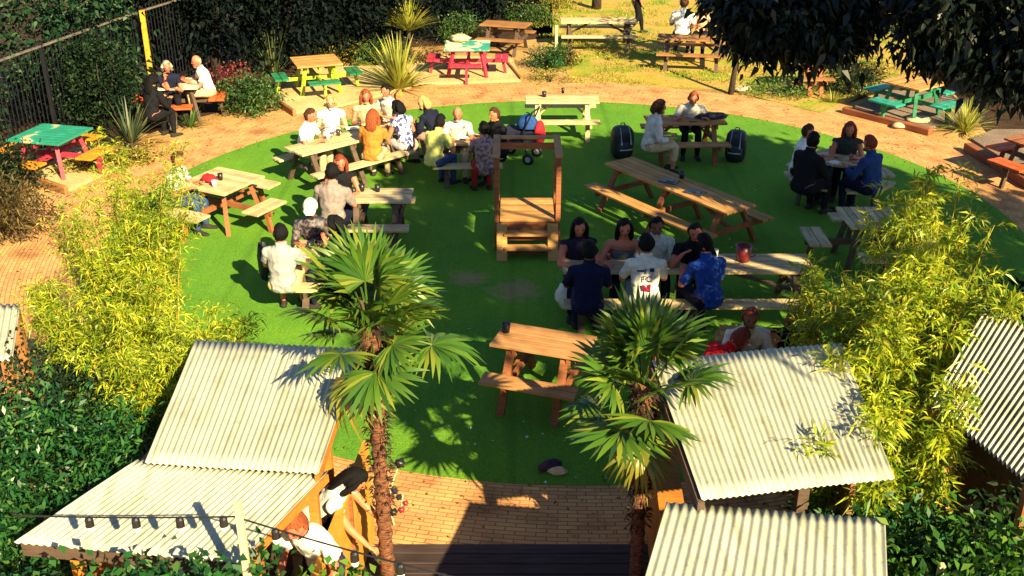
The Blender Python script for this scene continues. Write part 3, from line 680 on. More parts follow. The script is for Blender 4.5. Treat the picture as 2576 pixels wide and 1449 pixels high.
# ------------------------------------------------------------------ festoon lights
pl = G(599, 1272, 2.62); pl = Vector((pl.x, pl.y, 2.62))
pb = MB(); pb.box((0, 0, 1.31), (.045, .045, 2.62), None, .006); pb.box((0, 0, 2.625), (.05, .05, .014)); pb.box((0, 0, 2.52), (.052, .052, .02))
solo('lamp_post', pb, M['palepost'], 'slim pale timber post carrying the string of lamps in front of the left tin roof', 'post', (pl.x, pl.y, 0))
def cable(name, p, q, sag, label, lamps):
    p = Vector(p); q = Vector(q); n = 24; mid = (p+q)/2
    t = thing(name, label, 'string lights', mid, 0, 'festoon lamp cables')
    pts = [p+(q-p)*(i/n)+Vector((0, 0, -4*sag*(i/n)*(1-i/n))) for i in range(n+1)]
    b = MB(); b.tube(pts, .006, 6); b.build('cable', M['black'], t, mid)
    for f in lamps:
        c = p+(q-p)*f+Vector((0, 0, -4*sag*f*(1-f)))
        b = MB(); b.lathe([(.014, -.0), (.025, -.012), (.027, -.066), (.022, -.070)], c, 10); s_ = b.build('lamp_holder', M['black'], t, mid)
        b = MB(); b.ball(c+Vector((0, 0, -.086)), (.024, .024, .026), 10, 8); bl = b.build('bulb', M['bulb'], s_, mid)
L0 = G(30, 1296, 2.56); 
cable('string_lights', L0, pl+Vector((-.02, 0, -.08)), .012, 'black cable with dark lamp holders hanging across the left tin roof', [(222-30)/567., (340-30)/567., (452-30)/567., (563-30)/567.])
cable('string_lights', pl+Vector((.02, 0, -.10)), G(1660, 1560, 2.5), .05, 'black cable with white bulbs running from the pale post across the dark deck', [.085, .29, .405, .51, .62])
def inpoly(x, y, poly):
    r = np.zeros(len(x), bool); n = len(poly); j = n-1
    for i in range(n):
        xi, yi = poly[i]; xj, yj = poly[j]
        r ^= ((yi > y) != (yj > y)) & (x < (xj-xi)*(y-yi)/((yj-yi) or 1e-9)+xi); j = i
    return r
# ------------------------------------------------------------------ foliage generators
def mesh_np(name, V, F, mats, smooth=False):
    me = bpy.data.meshes.new(name); n = len(V); k = F.shape[1]
    me.vertices.add(n); me.vertices.foreach_set('co', V.astype(np.float32).ravel())
    me.loops.add(F.size); me.loops.foreach_set('vertex_index', F.astype(np.int32).ravel())
    me.polygons.add(len(F)); me.polygons.foreach_set('loop_start', np.arange(0, F.size, k, dtype=np.int32))
    for m in (mats if isinstance(mats, (list, tuple)) else [mats]): me.materials.append(m)
    me.update(calc_edges=True)
    if smooth: me.polygons.foreach_set('use_smooth', [True]*len(F))
    return me
def nrm(a): return a/np.maximum(1e-6, np.linalg.norm(a, axis=-1, keepdims=True))
def leaf_arrays(P, D, L, Wd, rng, droop=0.15, fold=0.0):
    """lance leaves: base, two mid edges, tip (bent down)"""
    n = len(P); D = nrm(D); R = nrm(rng.normal(size=(n, 3))*0.7+np.array([0, 0, 1.0])); S = nrm(np.cross(D, R)); N = np.cross(S, D)
    L = np.asarray(L).reshape(-1, 1)*np.ones((n, 1)); Wd = np.asarray(Wd).reshape(-1, 1)*np.ones((n, 1))
    mid = P+D*L*0.42; tip = P+D*L; tip[:, 2] -= (L*droop)[:, 0]
    up = N*(Wd*0.25)
    V = np.stack([P, mid+S*Wd*.5+up, tip, mid-S*Wd*.5+up], 1).reshape(-1, 3)
    return V, np.arange(4*n).reshape(-1, 4)
def join(parts):
    V = []; F = []; k = 0
    for v, f in parts: V.append(v); F.append(f+k); k += len(v)
    return np.concatenate(V), np.concatenate(F)
def blob_leaves(blobs, n, L, Wd, rng, clump=0.16, per=26, shell=0.55, upb=0.25, droop=0.2):
    """blobs: list of (centre, radii); leaves gathered into clumps spread through the outer volume"""
    vol = np.array([r[0]*r[1]*r[2] for c, r in blobs])**(2/3); pr = vol/vol.sum(); out = []
    for (c, r), p in zip(blobs, pr):
        m = max(per, int(n*p)); nc = max(1, m//per)
        d = nrm(rng.normal(size=(nc, 3))); rad = shell+(1-shell)*rng.random((nc, 1))**.6
        rad *= 0.82+0.3*rng.random((nc, 1))
        cc = np.array(c)+d*rad*np.array(r)
        P = np.repeat(cc, per, 0)+rng.normal(size=(nc*per, 3))*clump
        D = nrm(np.repeat(d, per, 0)*0.9+rng.normal(size=(nc*per, 3))*0.8+np.array([0, 0, upb]))
        ll = L*(0.6+0.8*rng.random(nc*per)); keep = P[:, 2] > 0.01
        out.append(leaf_arrays(P[keep], D[keep], ll[keep], ll[keep]*Wd/L, rng, droop))
    return join(out)
def plant(name, label, cat, loc, mats, arrays, trunk=None, group=None, part='foliage', tmat='trunk', smooth=False):
    t = thing(name, label, cat, loc, 0, group)
    link(part, mesh_np(part, arrays[0], arrays[1], mats, smooth), t)
    if trunk: trunk.build('trunk' if cat == 'tree' else 'stem', M[tmat], t, None, True)
    return t
def stems(pts, n, h, r, rng, spread=.5):
    b = MB()
    for i in range(n):
        a = rng.random()*2*PI; e = spread*(.4+.6*rng.random())
        x, y = math.cos(a)*e, math.sin(a)*e
        b.tube([(x*.12, y*.12, 0), (x*.4, y*.4, h*.4), (x*.8, y*.8, h*.8)], [r, r*.8, r*.35], 6)
    return b
def shrub(label, px, py, w, h, mat, n=1800, L=.10, W=.045, name='shrub', cat='shrub', seed=0, loc=None, group='shrubs in the beds', clump=.10):
    rng = np.random.default_rng(100+seed+int(abs(px)*7+abs(py)))
    q = loc if loc is not None else G(px, py); bl = []
    k = 5
    for i in range(k):
        a = 2*PI*i/k+rng.random(); rr = w*.28
        bl.append(((math.cos(a)*rr, math.sin(a)*rr*.8, h*(.38+.2*rng.random())), (w*.34, w*.30, h*.40)))
    bl.append(((0, 0, h*.62), (w*.34, w*.3, h*.38)))
    return plant(name, label, cat, q, M[mat], blob_leaves(bl, n, L, W, rng, clump), stems(None, 7, h*.9, .018, rng, w*.45), group)
def blades(n, L, W, rng, arch=0.9, up=0.9, seg=5, z0=0.0, base=.05, lmin=.6):
    """strap leaves arching from a crown"""
    Vs = []; Fs = []; k = 0
    for i in range(n):
        a = rng.random()*2*PI; el = up*(0.25+0.75*rng.random()); ll = L*(lmin+(1-lmin)*rng.random()); w = W*(.7+.5*rng.random())
        d = np.array([math.cos(a)*math.cos(el*PI/2), math.sin(a)*math.cos(el*PI/2), math.sin(el*PI/2)])
        s = np.array([-math.sin(a), math.cos(a), 0]); p = np.array([math.cos(a)*base, math.sin(a)*base, z0]); g = np.array([0, 0, -1.])
        for j in range(seg+1):
            f = j/seg; ww = w*(0.55+0.9*f if f < .4 else 1.0*(1-f)**.7+0.02)
            Vs += [p-s*ww/2, p+s*ww/2]
            d = d+g*(arch*(f+.15)/seg)*1.1; d = d/np.linalg.norm(d); p = p+d*ll/seg
        for j in range(seg): Fs.append((k+2*j, k+2*j+1, k+2*j+3, k+2*j+2))
        k += 2*(seg+1)
    return np.array(Vs), np.array(Fs)
def strap(label, px, py, n, L, W, mat, arch=.9, up=.9, name='strap_leaf_plant', z0=0.0, seed=0, trunk=None, loc=None, group='strap leaved plants'):
    rng = np.random.default_rng(500+seed+int(px)); q = loc if loc is not None else G(px, py); tb = None
    if z0 > .05:
        tb = MB(); tb.tube([(0, 0, 0), (.02, .01, z0*.5), (0, 0, z0+.03)], [.06, .05, .055], 8)
    return plant(name, label, 'plant', q, M[mat], blades(n, L, W, rng, arch, up, z0=z0), tb, group)
# ------------------------------------------------------------------ the two bamboos
def bamboo(label, base, culms, leaves_per, seed, mat='bamboo', Lf=.13, Wf=.020, spread=(0.7, 0.5), H=(2.2, 3.4), lean=(0, 0), z_lo=.18, curve=.55):
    rng = np.random.default_rng(seed); t = thing('bamboo', label, 'bamboo', base, 0, 'bamboo clumps'); arrs = []
    for i in range(culms):
        a = rng.random()*2*PI; r = math.sqrt(rng.random()); bx, by = math.cos(a)*r*spread[0], math.sin(a)*r*spread[1]
        h = H[0]+(H[1]-H[0])*rng.random(); ox = math.cos(a)*r*curve*h*.45+lean[0]*h+rng.normal()*.12; oy = math.sin(a)*r*curve*h*.4+lean[1]*h+rng.normal()*.10
        N = 9; pts = []
        for j in range(N+1):
            f = j/N; pts.append((bx+ox*f**2, by+oy*f**2, h*(f-.10*f**3)))
        b = MB(); b.tube(pts, [.013*(1-f/N*.8) for f in range(N+1)], 5); b.build('culm', M['culm'], t, None, True)
        pts = np.array(pts); m = leaves_per//9          # leaf sprays on short twigs
        f = z_lo+(1-z_lo)*rng.random(m)**.75; idx = np.minimum((f*N).astype(int), N-1); fr = (f*N-idx)[:, None]
        c = pts[idx]*(1-fr)+pts[idx+1]*fr
        ta = rng.random(m)*2*PI; td = np.stack([np.cos(ta), np.sin(ta), .55+.5*rng.random(m)], 1); td = nrm(td)
        tl = (.12+.30*rng.random(m)*(1.15-f*.6))[:, None]
        k = 9; along = rng.random((m, k, 1)); P = c[:, None]+td[:, None]*tl[:, None]*along
        P[:, :, 2] -= .10*(along[:, :, 0]**2)
        D = td[:, None]*.7+rng.normal(size=(m, k, 3))*.55+np.array([0, 0, -.15])
        P = P.reshape(-1, 3); D = D.reshape(-1, 3); ll = Lf*(.55+.8*rng.random(len(P)))
        arrs.append(leaf_arrays(P, D, ll, Wf*(.7+.6*rng.random(len(P))), rng, .28))
    V, F = join(arrs); k = V[:, 2].reshape(-1, 4).min(1) > 0.02
    link('foliage', mesh_np('foliage', V, F[k], M[mat]), t); return t
BL = zb(G(330, 1130), 0)
bamboo('tall yellow green bamboo on the left, reaching up over the orange path', (-4.25, 10.9, 0), 34, 800, 1, Lf=.085, Wf=.013, H=(2.1, 3.4), spread=(.40, .6), lean=(.0, .02), curve=.25)
bamboo('yellow bamboo clump against the upper edge of the left tin roof', (-3.0, 8.7, 0), 38, 860, 2, Lf=.085, Wf=.013, H=(1.6, 2.3), spread=(.36, .5), lean=(-.02, .02), curve=.3)
bamboo('left bamboo clump reaching furthest to the left beside the path', (-4.15, 9.7, 0), 34, 800, 3, Lf=.085, Wf=.013, H=(1.6, 2.35), spread=(.42, .5), lean=(-.03, 0), curve=.3)
bamboo('bright yellow bamboo on the right in front of the slatted table', (3.85, 9.0, 0), 38, 680, 4, H=(2.0, 2.65), spread=(.45, .45), lean=(.0, .02), curve=.35)
bamboo('bamboo clump with upright sprigs against the dark turf on the right', (3.45, 9.8, 0), 12, 330, 5, H=(1.8, 2.6), spread=(.35, .3), lean=(-.02, .03), curve=.5, z_lo=.4)
bamboo('dense bamboo clump overhanging the right tin roof', (3.12, 7.7, 0), 38, 620, 6, H=(1.6, 2.5), spread=(.5, .5), lean=(-.05, 0), curve=.5)
bamboo('tallest right bamboo clump leaning towards the far path', (4.42, 10.2, 0), 15, 380, 7, H=(2.6, 3.35), spread=(.24, .3), lean=(.0, .03), curve=.3)
# ------------------------------------------------------------------ fan palms
def frond_mesh(name, rng, R=.55, pet=.55, nl=26, sweep=2.0, dr=.35):
    Vs = []; Fs = []; k = 0
    def strip(pts, ws, side):
        nonlocal k
        for p, w_ in zip(pts, ws):
            Vs.append(p-side*w_/2); Vs.append(p+side*w_/2)
        for j in range(len(pts)-1): Fs.append((k+2*j, k+2*j+1, k+2*j+3, k+2*j+2))
        k += 2*len(pts)
    # petiole along +x, arching
    P = [np.array([pet*f, 0, .10*math.sin(f*PI*.5)-.03*f]) for f in (0, .25, .5, .75, 1.0)]
    strip(P, [.030, .024, .02, .018, .016], np.array([0, 1., 0])); strip([p+np.array([0, 0, .008]) for p in P], [.022, .018, .015, .013, .012], np.array([0, .6, .8]))
    hub = P[-1]
    for i in range(nl):
        a = -sweep+2*sweep*i/(nl-1)+rng.normal()*.02; r = R*(1-.22*(abs(a)/sweep)**2)*(.9+.2*rng.random())
        d = np.array([math.cos(a), math.sin(a), .22*math.cos(a)]); s = np.array([-math.sin(a), math.cos(a), .35*(1 if i % 2 else -1)]); s /= np.linalg.norm(s)
        pts = []; tip = dr*(.5+rng.random())
        for f in (0.0, .3, .6, .82, 1.0):
            p = hub+d*r*f; p = p+np.array([0, 0, -tip*r*max(0, f-.42)**1.6*2.2]); pts.append(p)
        w0 = 2*sweep*r*.34/nl*2.0
        strip(pts, [.004, w0, w0*.95, w0*.55, .003], s)
    return mesh_np(name, np.array(Vs), np.array(Fs), M['palmleaf'])
def fan_palm(label, base, top, seed, n=34, rt=.085, lower=4, sc_=.74):
    rng = np.random.default_rng(seed); t = thing('fan_palm', label, 'palm tree', base, 0, 'fan palms'); base = Vector(base); top = Vector(top)-base
    b = MB(); pts = []; rad = []
    for i in range(41):
        f = i/40; p = Vector((top.x*f**1.2, top.y*f**1.2, top.z*f)); pts.append(p); rad.append(rt*(1.0+.13*(1 if i % 2 else -1)*(.6+.8*rng.random()))*(.9 if f < .55 else .9+.7*(f-.55)))
    b.tube(pts, rad, 14, side=(1, 0, 0))
    # loose fibres and old leaf bases round the upper trunk
    P = []; D = []
    for i in range(700):
        f = .30+.70*rng.random()**.7; a = rng.random()*2*PI; p = Vector((top.x*f**1.2, top.y*f**1.2, top.z*f)); r = rt*(1.0+.5*max(0, f-.5))
        P.append((p.x+math.cos(a)*r, p.y+math.sin(a)*r, p.z)); D.append((math.cos(a)*.55, math.sin(a)*.55, .5-1.1*rng.random()))
    V, F = leaf_arrays(np.array(P), np.array(D), .05+.04*rng.random(700), .018, rng, .3); b.mi = 1; b.add(V.tolist(), F.tolist()); b.build('trunk', [M['palmtrunk'], M['fibre']], t, None, True)
    vars_ = [frond_mesh('frond', rng, .50+.07*rng.random(), .40+.2*rng.random(), dr=.08+.22*rng.random()) for _ in range(5)]
    old = [frond_mesh('frond', rng, .48, .5, dr=.9) for _ in range(2)]
    for m in old: m.materials.clear(); m.materials.append(M['palmold'])
    for i in range(n):
        f = i/n; el = math.radians(86-112*f+rng.normal()*10); az = i*2.39996+rng.normal()*.15
        o = bpy.data.objects.new('frond', vars_[i % 5]); C.objects.link(o); o.parent = t
        o.location = (top.x+.03*math.cos(az), top.y+.03*math.sin(az), top.z-.05-.16*f)
        o.rotation_euler = Euler((rng.normal()*.25, -el, az), 'XYZ'); s = (.85+.3*rng.random())*sc_; o.scale = (s, s, s)
    for i in range(lower):
        az = rng.random()*2*PI; o = bpy.data.objects.new('frond', old[i % 2]); C.objects.link(o); o.parent = t
        o.location = (top.x, top.y, top.z-.25); o.rotation_euler = Euler((rng.normal()*.3, math.radians(30+28*rng.random()), az), 'XYZ'); o.scale = (.75, .75, .75)
    return t
pb_ = G(975, 1500, 0); pt_ = G(922, 868, 2.62)
fan_palm('left fan palm with a reddish fibrous trunk beside the plywood counter', (pb_.x, pb_.y+.1, 0), (pt_.x, pb_.y+.12, 2.76), 11, 24, .070, 2)
pb2 = G(1603, 1500, 0); pt2 = G(1622, 885, 2.5)
fan_palm('right fan palm standing in front of the tilted tin roof', (pb2.x, pb2.y+.15, 0), (pt2.x+.02, pb2.y+.1, 2.16), 12, 21, .066, 2)
# ------------------------------------------------------------------ near bushes
def bush(label, blobs, n, mat, L, W, seed, loc=(0, 0, 0), clump=.12, cat='bush', name='bush', per=22, group='bushes near the huts'):
    rng = np.random.default_rng(seed)
    return plant(name, label, cat, loc, M[mat], blob_leaves(blobs, n, L, W, rng, clump, per), stems(None, 9, max(c[2]+r[2]*.5 for c, r in blobs), .022, rng, .4), group)
bush('large dark green bush at the lower left beside the tin roof', [((0, 0, 1.2), (.75, .6, .95)), ((.55, -.45, 1.0), (.55, .5, .75)), ((-.5, -.3, 1.4), (.6, .6, .9)), ((.25, .4, .9), (.6, .6, .8)), ((-.2, -.8, .9), (.7, .4, .8))], 20000, 'bush', .075, .024, 21, (-3.75, 7.35, 0))
bush('small leaved grey green shrub above the dark bush at the left edge', [((0, 0, 1.35), (.62, .5, .75)), ((.4, .2, 1.2), (.45, .4, .6)), ((-.5, 0, 1.2), (.5, .4, .6))], 6500, 'olive', .05, .03, 22, (-4.35, 8.35, 0), .10)
bush('leafy green bush in the bottom right corner beside the low shed', [((0, 0, 1.0), (.6, .6, .75)), ((.5, .3, 1.1), (.55, .5, .7)), ((-.05, -.5, .9), (.55, .5, .75)), ((.7, -.3, .95), (.5, .5, .7))], 11000, 'bushbright', .10, .04, 23, (3.15, 5.75, 0))
bush('dark shrub between the bamboo and the right tin roofs', [((0, 0, .95), (.45, .4, .6)), ((.45, .25, .9), (.4, .4, .6)), ((-.1, .4, 1.0), (.4, .4, .5))], 5000, 'bush', .09, .03, 24, (2.85, 6.55, 0))
bush('tall broad leaved plants in front of the left tin roof at the bottom edge', [((-.55, 0, 1.72), (.35, .14, .42)), ((0, 0, 1.78), (.40, .14, .44)), ((.35, .02, 1.8), (.22, .12, .40)), ((-1.0, 0, 1.6), (.45, .16, .45)), ((-.2, 0, 1.1), (.8, .2, .6))], 4600, 'bush', .075, .045, 25, (-2.0, 5.33, 0), .07)
bush('small leafy plant at the foot of the yellow counter at the bottom edge', [((0, 0, 1.55), (.22, .12, .42)), ((.3, .02, 1.5), (.2, .12, .40)), ((.12, 0, 1.0), (.3, .15, .5))], 1800, 'bushbright', .07, .042, 26, (-1.25, 5.5, 0), .06)
bush('dark shrub at the right edge behind the striped tin roof', [((0, 0, .9), (.8, .7, .8)), ((.7, .6, 1.0), (.8, .8, .9)), ((1.0, -1.0, .9), (.8, .8, .9))], 5000, 'darkleaf', .11, .05, 27, (5.6, 10.0, 0))
bush('dark bush at the right edge behind the green bush and below the striped roof', [((0, 0, .5), (.6, .5, .55)), ((.6, .3, .6), (.6, .5, .6)), ((-.4, .5, .6), (.5, .5, .6))], 4500, 'olive', .10, .035, 28, (3.75, 6.9, 0))
# ------------------------------------------------------------------ garden plants
strap('spiky dark cordyline between the teal table and the fence', 332, 372, 70, 1.05, .05, 'cord', .75, .85, 'cordyline', .12)
strap('yellow variegated phormium beside the pink red table', 1005, 226, 170, 1.45, .06, 'phormium', 1.0, .95, 'phormium')
strap('yellow and green striped phormium at the right beside the path', 2425, 330, 130, .80, .05, 'phormium', 1.1, .9, 'phormium', seed=3)
strap('green spiky cordyline behind the striped phormium at the right', 2520, 285, 70, .9, .045, 'cord', .7, .8, 'cordyline', .4, seed=4)
strap('tall grassy plant left of the orange topped table', 690, 190, 60, 1.5, .03, 'strapleaf', .55, 1.0, 'ornamental_grass', seed=5)
strap('small palm like cordyline with a yellow green head behind the phormium', 1030, 150, 200, .95, .05, 'phormium', .7, 1.0, 'cordyline', .75, seed=6)
strap('leafy spiky plant in front of the white topped table', 480, 318, 40, .5, .05, 'midleaf', 1.0, .8, 'strap_leaf_plant', seed=7)
strap('small pale spiky plant by the far right path', 2095, 258, 34, .38, .04, 'yellowleaf', 1.0, .8, 'strap_leaf_plant', seed=8)
strap('tuft of pale grass behind the sleeper at the right', 2165, 245, 30, .5, .03, 'strapleaf', .8, .9, 'ornamental_grass', seed=9)
shrub('round mid green shrub between the path and the orange topped table', 642, 283, 1.25, .85, 'midleaf', 3200, .085, .035)
shrub('yellow green ground cover in front of the cordyline', 235, 425, 1.3, .22, 'yellowleaf', 1500, .06, .03, clump=.06)
shrub('low yellow flowering cover beside the path below the cordyline', 330, 405, 1.1, .25, 'yellowleaf', 1400, .06, .03, seed=2, clump=.06)
shrub('dry brown shrub at the left edge beside the orange path', 15, 600, 1.5, 1.1, 'brownleaf', 4500, .11, .022, seed=3)
shrub('dark olive shrub below the teal topped table', 30, 480, 1.2, .9, 'olive', 2600, .09, .03, seed=4)
shrub('dark leafy shrub growing in front of the fence', 265, 330, 1.6, 2.1, 'olive', 5200, .09, .04, seed=5)
shrub('low dark plants under the fence at the far left', 120, 300, 2.4, .6, 'darkleaf', 2500, .09, .035, seed=6)
shrub('dark red flowering plants behind the seated pale shirted person', 580, 222, 1.2, .5, 'flower', 1100, .06, .035, seed=7)
shrub('bright green shrub behind the pink red table', 1162, 108, 1.1, .8, 'midleaf', 2200, .09, .03, seed=8)
shrub('yellow green shrub beside the small palm like cordyline', 960, 160, 1.4, .55, 'midleaf', 2200, .08, .03, seed=9)
shrub('low mixed shrubs in front of the dark trees', 880, 150, 1.6, .5, 'yellowleaf', 2000, .08, .03, seed=10)
shrub('dark planter shrub beside the thin pale post', 1385, 172, .95, .55, 'bush', 1600, .08, .03, seed=11)
shrub('brown leaved shrub beside the thin pale post', 1425, 165, .55, .5, 'brownleaf', 900, .07, .03, seed=12)
shrub('low plants and leaves at the foot of the planter shrub', 1385, 204, .8, .16, 'yellowleaf', 500, .06, .03, seed=13)
shrub('grey green shrub left of the far cream table', 1335, 62, 1.3, .6, 'midleaf', 1800, .08, .03, seed=14)
shrub('pale shrub behind the far cream table', 1395, 22, 1.6, .5, 'yellowleaf', 1500, .09, .03, seed=15)
shrub('dark shrub with dry stalks left of the right patio', 2135, 236, 1.0, .75, 'olive', 1900, .08, .03, seed=16)
shrub('brown shrub behind the right patio corner', 2178, 205, .8, .5, 'brownleaf', 1000, .07, .03, seed=17)
shrub('green weeds along the right far path', 1960, 236, 1.6, .22, 'midleaf', 1100, .07, .03, seed=18)
shrub('dark shrub at the right edge beyond the striped phormium', 2560, 250, 1.8, 1.5, 'bush', 3800, .10, .04, seed=19)
shrub('yellow green shrub peeping between the hanging boughs', 2268, 20, 2.0, 1.0, 'yellowleaf', 1500, .12, .05, seed=20)
shrub('green shrub lower between the hanging boughs', 2285, 85, 1.4, .7, 'bush', 1200, .10, .05, seed=21)
shrub('loose pale leaved sprays in front of the very dark trees', 655, 150, 1.2, 2.0, 'spray', 520, .13, .04, seed=30)
shrub('loose green sprays above the low mixed shrubs', 860, 120, 1.5, 1.5, 'spray', 520, .13, .04, seed=31)
shrub('leafy green shrub between the teal topped table and the fence', 150, 268, 1.6, 1.3, 'hedge', 3200, .09, .04, seed=32)
shrub('low dry shrub in the bed behind the pink red table', 1075, 160, 1.0, .35, 'brownleaf', 900, .07, .03, seed=22)
# stones
for px, py, s_, lab in ((2310, 303, .28, 'larger pale flat stone on the shaded patio'), (2262, 318, .16, 'small pale flat stone on the shaded patio'), (1868, 226, .22, 'pale rounded stone at the foot of the thin tree'), (215, 398, .2, 'pale stone slab under the teal topped table')):
    b = MB(); b.ball((0, 0, .03), (s_, s_*.8, .06), 14, 8, lambda v: Vector((v.x*(1+.2*noise.noise(v*2)), v.y*(1+.2*noise.noise(v*2+Vector((5, 0, 0)))), v.z)))
    solo('stone', b, M['stone'], lab, 'stone', G(px, py, .04), .3, 'pale stones', True)
# loose leaf litter and rough grass blades
def litter():
    rng = np.random.default_rng(61); n = 2600; a = rng.random(n)*2*PI; r = 7.1+2.6*rng.random(n)**1.2
    P = np.stack([LC.x+r*np.cos(a), LC.y+r*np.sin(a), .016+.01*rng.random(n)], 1); k = (P[:, 1] > 8.3); P = P[k]; n = len(P)
    V, F = leaf_arrays(P, rng.normal(size=(n, 3))*np.array([1, 1, .12]), .03+.04*rng.random(n), .022, rng, .05)
    o = link('leaf_litter', mesh_np('leaf_litter', V, F, M['dryleaf'])); tag(o, 'small brown leaves scattered along the edges of the path', 'leaf litter', None, 'stuff')
    poly = [tuple(G(*q)[:2]) for q in ((1445, 210), (1640, 216), (1840, 226), (2050, 262), (2160, 245), (2330, 170), (2440, 60), (2300, 5), (1420, 5), (1335, 62), (1400, 150))]
    x0 = min(p[0] for p in poly); x1 = max(p[0] for p in poly); y0 = min(p[1] for p in poly); y1 = max(p[1] for p in poly)
    P = rng.random((42000, 2))*np.array([x1-x0, y1-y0])+np.array([x0, y0]); P = P[inpoly(P[:, 0], P[:, 1], poly)]
    nz = np.array([noise.noise(Vector((p[0]*.9, p[1]*.9, 3.1))) for p in P]); P = P[nz > -.12+.3*rng.random(len(P))*.6]; n = len(P)
    V, F = leaf_arrays(np.c_[P, np.full(n, .004)], rng.normal(size=(n, 3))*np.array([.6, .6, .1])+np.array([0, 0, 1.]), .06+.09*rng.random(n), .016, rng, .2)
    o = link('rough_grass_blades', mesh_np('rough_grass_blades', V, F, M['grassblade'])); tag(o, 'patchy dry grass on the far lawn', 'grass', None, 'stuff')
litter()
# ------------------------------------------------------------------ trees
def tree(label, base, trunk_pts, rad, limbs, blobs, n, mat, L, W, seed, clump=.25, per=24, group='trees', droop=.25, keep=None, shell=.35):
    rng = np.random.default_rng(seed); t = thing('tree', label, 'tree', base, 0, group)
    b = MB(); b.tube(trunk_pts, rad, 12)
    for p in limbs: b.tube(p, [rad[-1]*.8*(1-.75*i/(len(p)-1)) for i in range(len(p))], 8)
    b.build('trunk', M['trunk'], t, None, True)
    V, F = blob_leaves(blobs, n, L, W, rng, clump, per, shell, .1, droop)
    if keep is not None:
        c = V.reshape(-1, 4, 3).mean(1)+np.array(base); k = keep(c); F = F[k]
    link('crown', mesh_np('crown', V, F, M[mat]), t); return t
# dark trees of the far left corner
dk_ = [(( -9.6, 23.5), 3.6, 'hedge', 'mid green tree behind the railing fence at the top left'),
       ((-11.6, 20.5), 3.4, 'hedge', 'green ivy covered tree above the fence at the left edge'),
       ((-7.4, 26.6), 4.2, 'darkleaf', 'very dark tree beside the yellow orange post'),
       ((-5.6, 27.2), 4.2, 'darkleaf', 'very dark tree behind the two people at the white topped table'),
       ((-3.9, 28.4), 4.0, 'darkleaf', 'very dark tree behind the orange topped table'),
       ((-2.6, 31.0), 4.2, 'darkleaf', 'very dark tree behind the small palm like cordyline'),
       ((-9.4, 28.5), 4.4, 'darkleaf', 'dark tree furthest back in the top left'),
       ((-5.2, 31.5), 4.6, 'darkleaf', 'dark tree at the back near the top edge'),
       ((-0.6, 33.2), 3.2, 'darkleaf', 'dark tree at the top edge behind the shaded brown table')]
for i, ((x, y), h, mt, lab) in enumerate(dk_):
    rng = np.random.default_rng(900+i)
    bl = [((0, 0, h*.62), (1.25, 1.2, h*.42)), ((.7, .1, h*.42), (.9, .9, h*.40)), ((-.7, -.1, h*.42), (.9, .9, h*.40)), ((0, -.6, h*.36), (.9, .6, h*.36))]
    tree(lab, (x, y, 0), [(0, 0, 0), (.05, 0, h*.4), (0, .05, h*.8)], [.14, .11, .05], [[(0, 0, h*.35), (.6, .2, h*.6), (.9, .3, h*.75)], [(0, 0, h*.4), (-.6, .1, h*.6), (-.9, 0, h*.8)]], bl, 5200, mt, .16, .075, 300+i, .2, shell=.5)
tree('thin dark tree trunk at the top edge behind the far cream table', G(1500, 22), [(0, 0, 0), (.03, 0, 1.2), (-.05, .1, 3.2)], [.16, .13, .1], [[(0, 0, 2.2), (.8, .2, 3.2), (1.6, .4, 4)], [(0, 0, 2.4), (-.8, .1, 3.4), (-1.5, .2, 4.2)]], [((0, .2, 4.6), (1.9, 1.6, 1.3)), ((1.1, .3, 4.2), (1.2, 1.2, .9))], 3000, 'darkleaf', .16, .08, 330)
tree('slender leaning red brown tree with a pale stone at its foot under the dark boughs', G(1838, 236), [(0, 0, 0), (.05, 0, .6), (.16, .1, 1.5), (.35, .2, 3.0)], [.075, .06, .05, .04], [[(.16, .1, 1.5), (.5, .2, 2.4), (.9, .3, 3.1)]], [((.6, .3, 3.4), (.9, .8, .7))], 900, 'chestnut', .16, .08, 331)
# leaves cut out of the crowns to let sun through: (end, end, half width, height) of boards that catch the sun
_d = lambda p, q: (Vector((p[0], p[1], 0)), Vector((q[0], q[1], 0)))
GAPS = []
for p, q, hw, z in ((G(1556, 401, .75), G(1868, 526, .75), .36, .75), (G(1490, 466, .45), G(1740, 570, .45), .18, .45), (G(1252, 838, .75), G(1500, 880, .75), .37, .75), (G(1205, 935, .45), G(1450, 978, .45), .18, .45),
                    (Vector((-.25, 15.83, 0)), Vector((.72, 15.83, 0)), .56, .52), (G(1800, 660, .75), G(2030, 660, .75), .32, .75), (G(1500, 743, .45), G(1990, 745, .45), .14, .45), (Vector((.26, 14.9, 0)), Vector((.26, 15.2, 0)), .5, .3)):
    GAPS.append((p.x, p.y, q.x, q.y, hw, z))
def in_gap(c):
    r = np.zeros(len(c), bool)
    for x0, y0, x1, y1, hw, z in GAPS:
        k = c[:, 2]-z; X = c[:, 0]+SUNH.x*k-x0; Y = c[:, 1]+SUNH.y*k-y0; L = math.hypot(x1-x0, y1-y0); ux, uy = (x1-x0)/L, (y1-y0)/L
        a = X*ux+Y*uy; b_ = -X*uy+Y*ux; r |= (a > -.05) & (a < L+.05) & (np.abs(b_) < hw+.03)
    return r
SHADE = [(-1.9, 13.2), (-2.1, 15.2), (-2.4, 16.2), (-1.7, 17.7), (-2.3, 18.9), (-1.7, 19.2), (-.9, 19.1), (.4, 19.8), (1.2, 20.3), (2.0, 21.1), (3.0, 20.9), (4.2, 20.4), (5.0, 21.0), (5.7, 20.3), (6.3, 19.3), (7.2, 19.0), (8.2, 17.4), (10.5, 18.5), (14, 17), (14, 13.6), (7.5, 13.4), (4.5, 14.6), (1.2, 14.4), (.8, 11.4), (-1.7, 11.4)]
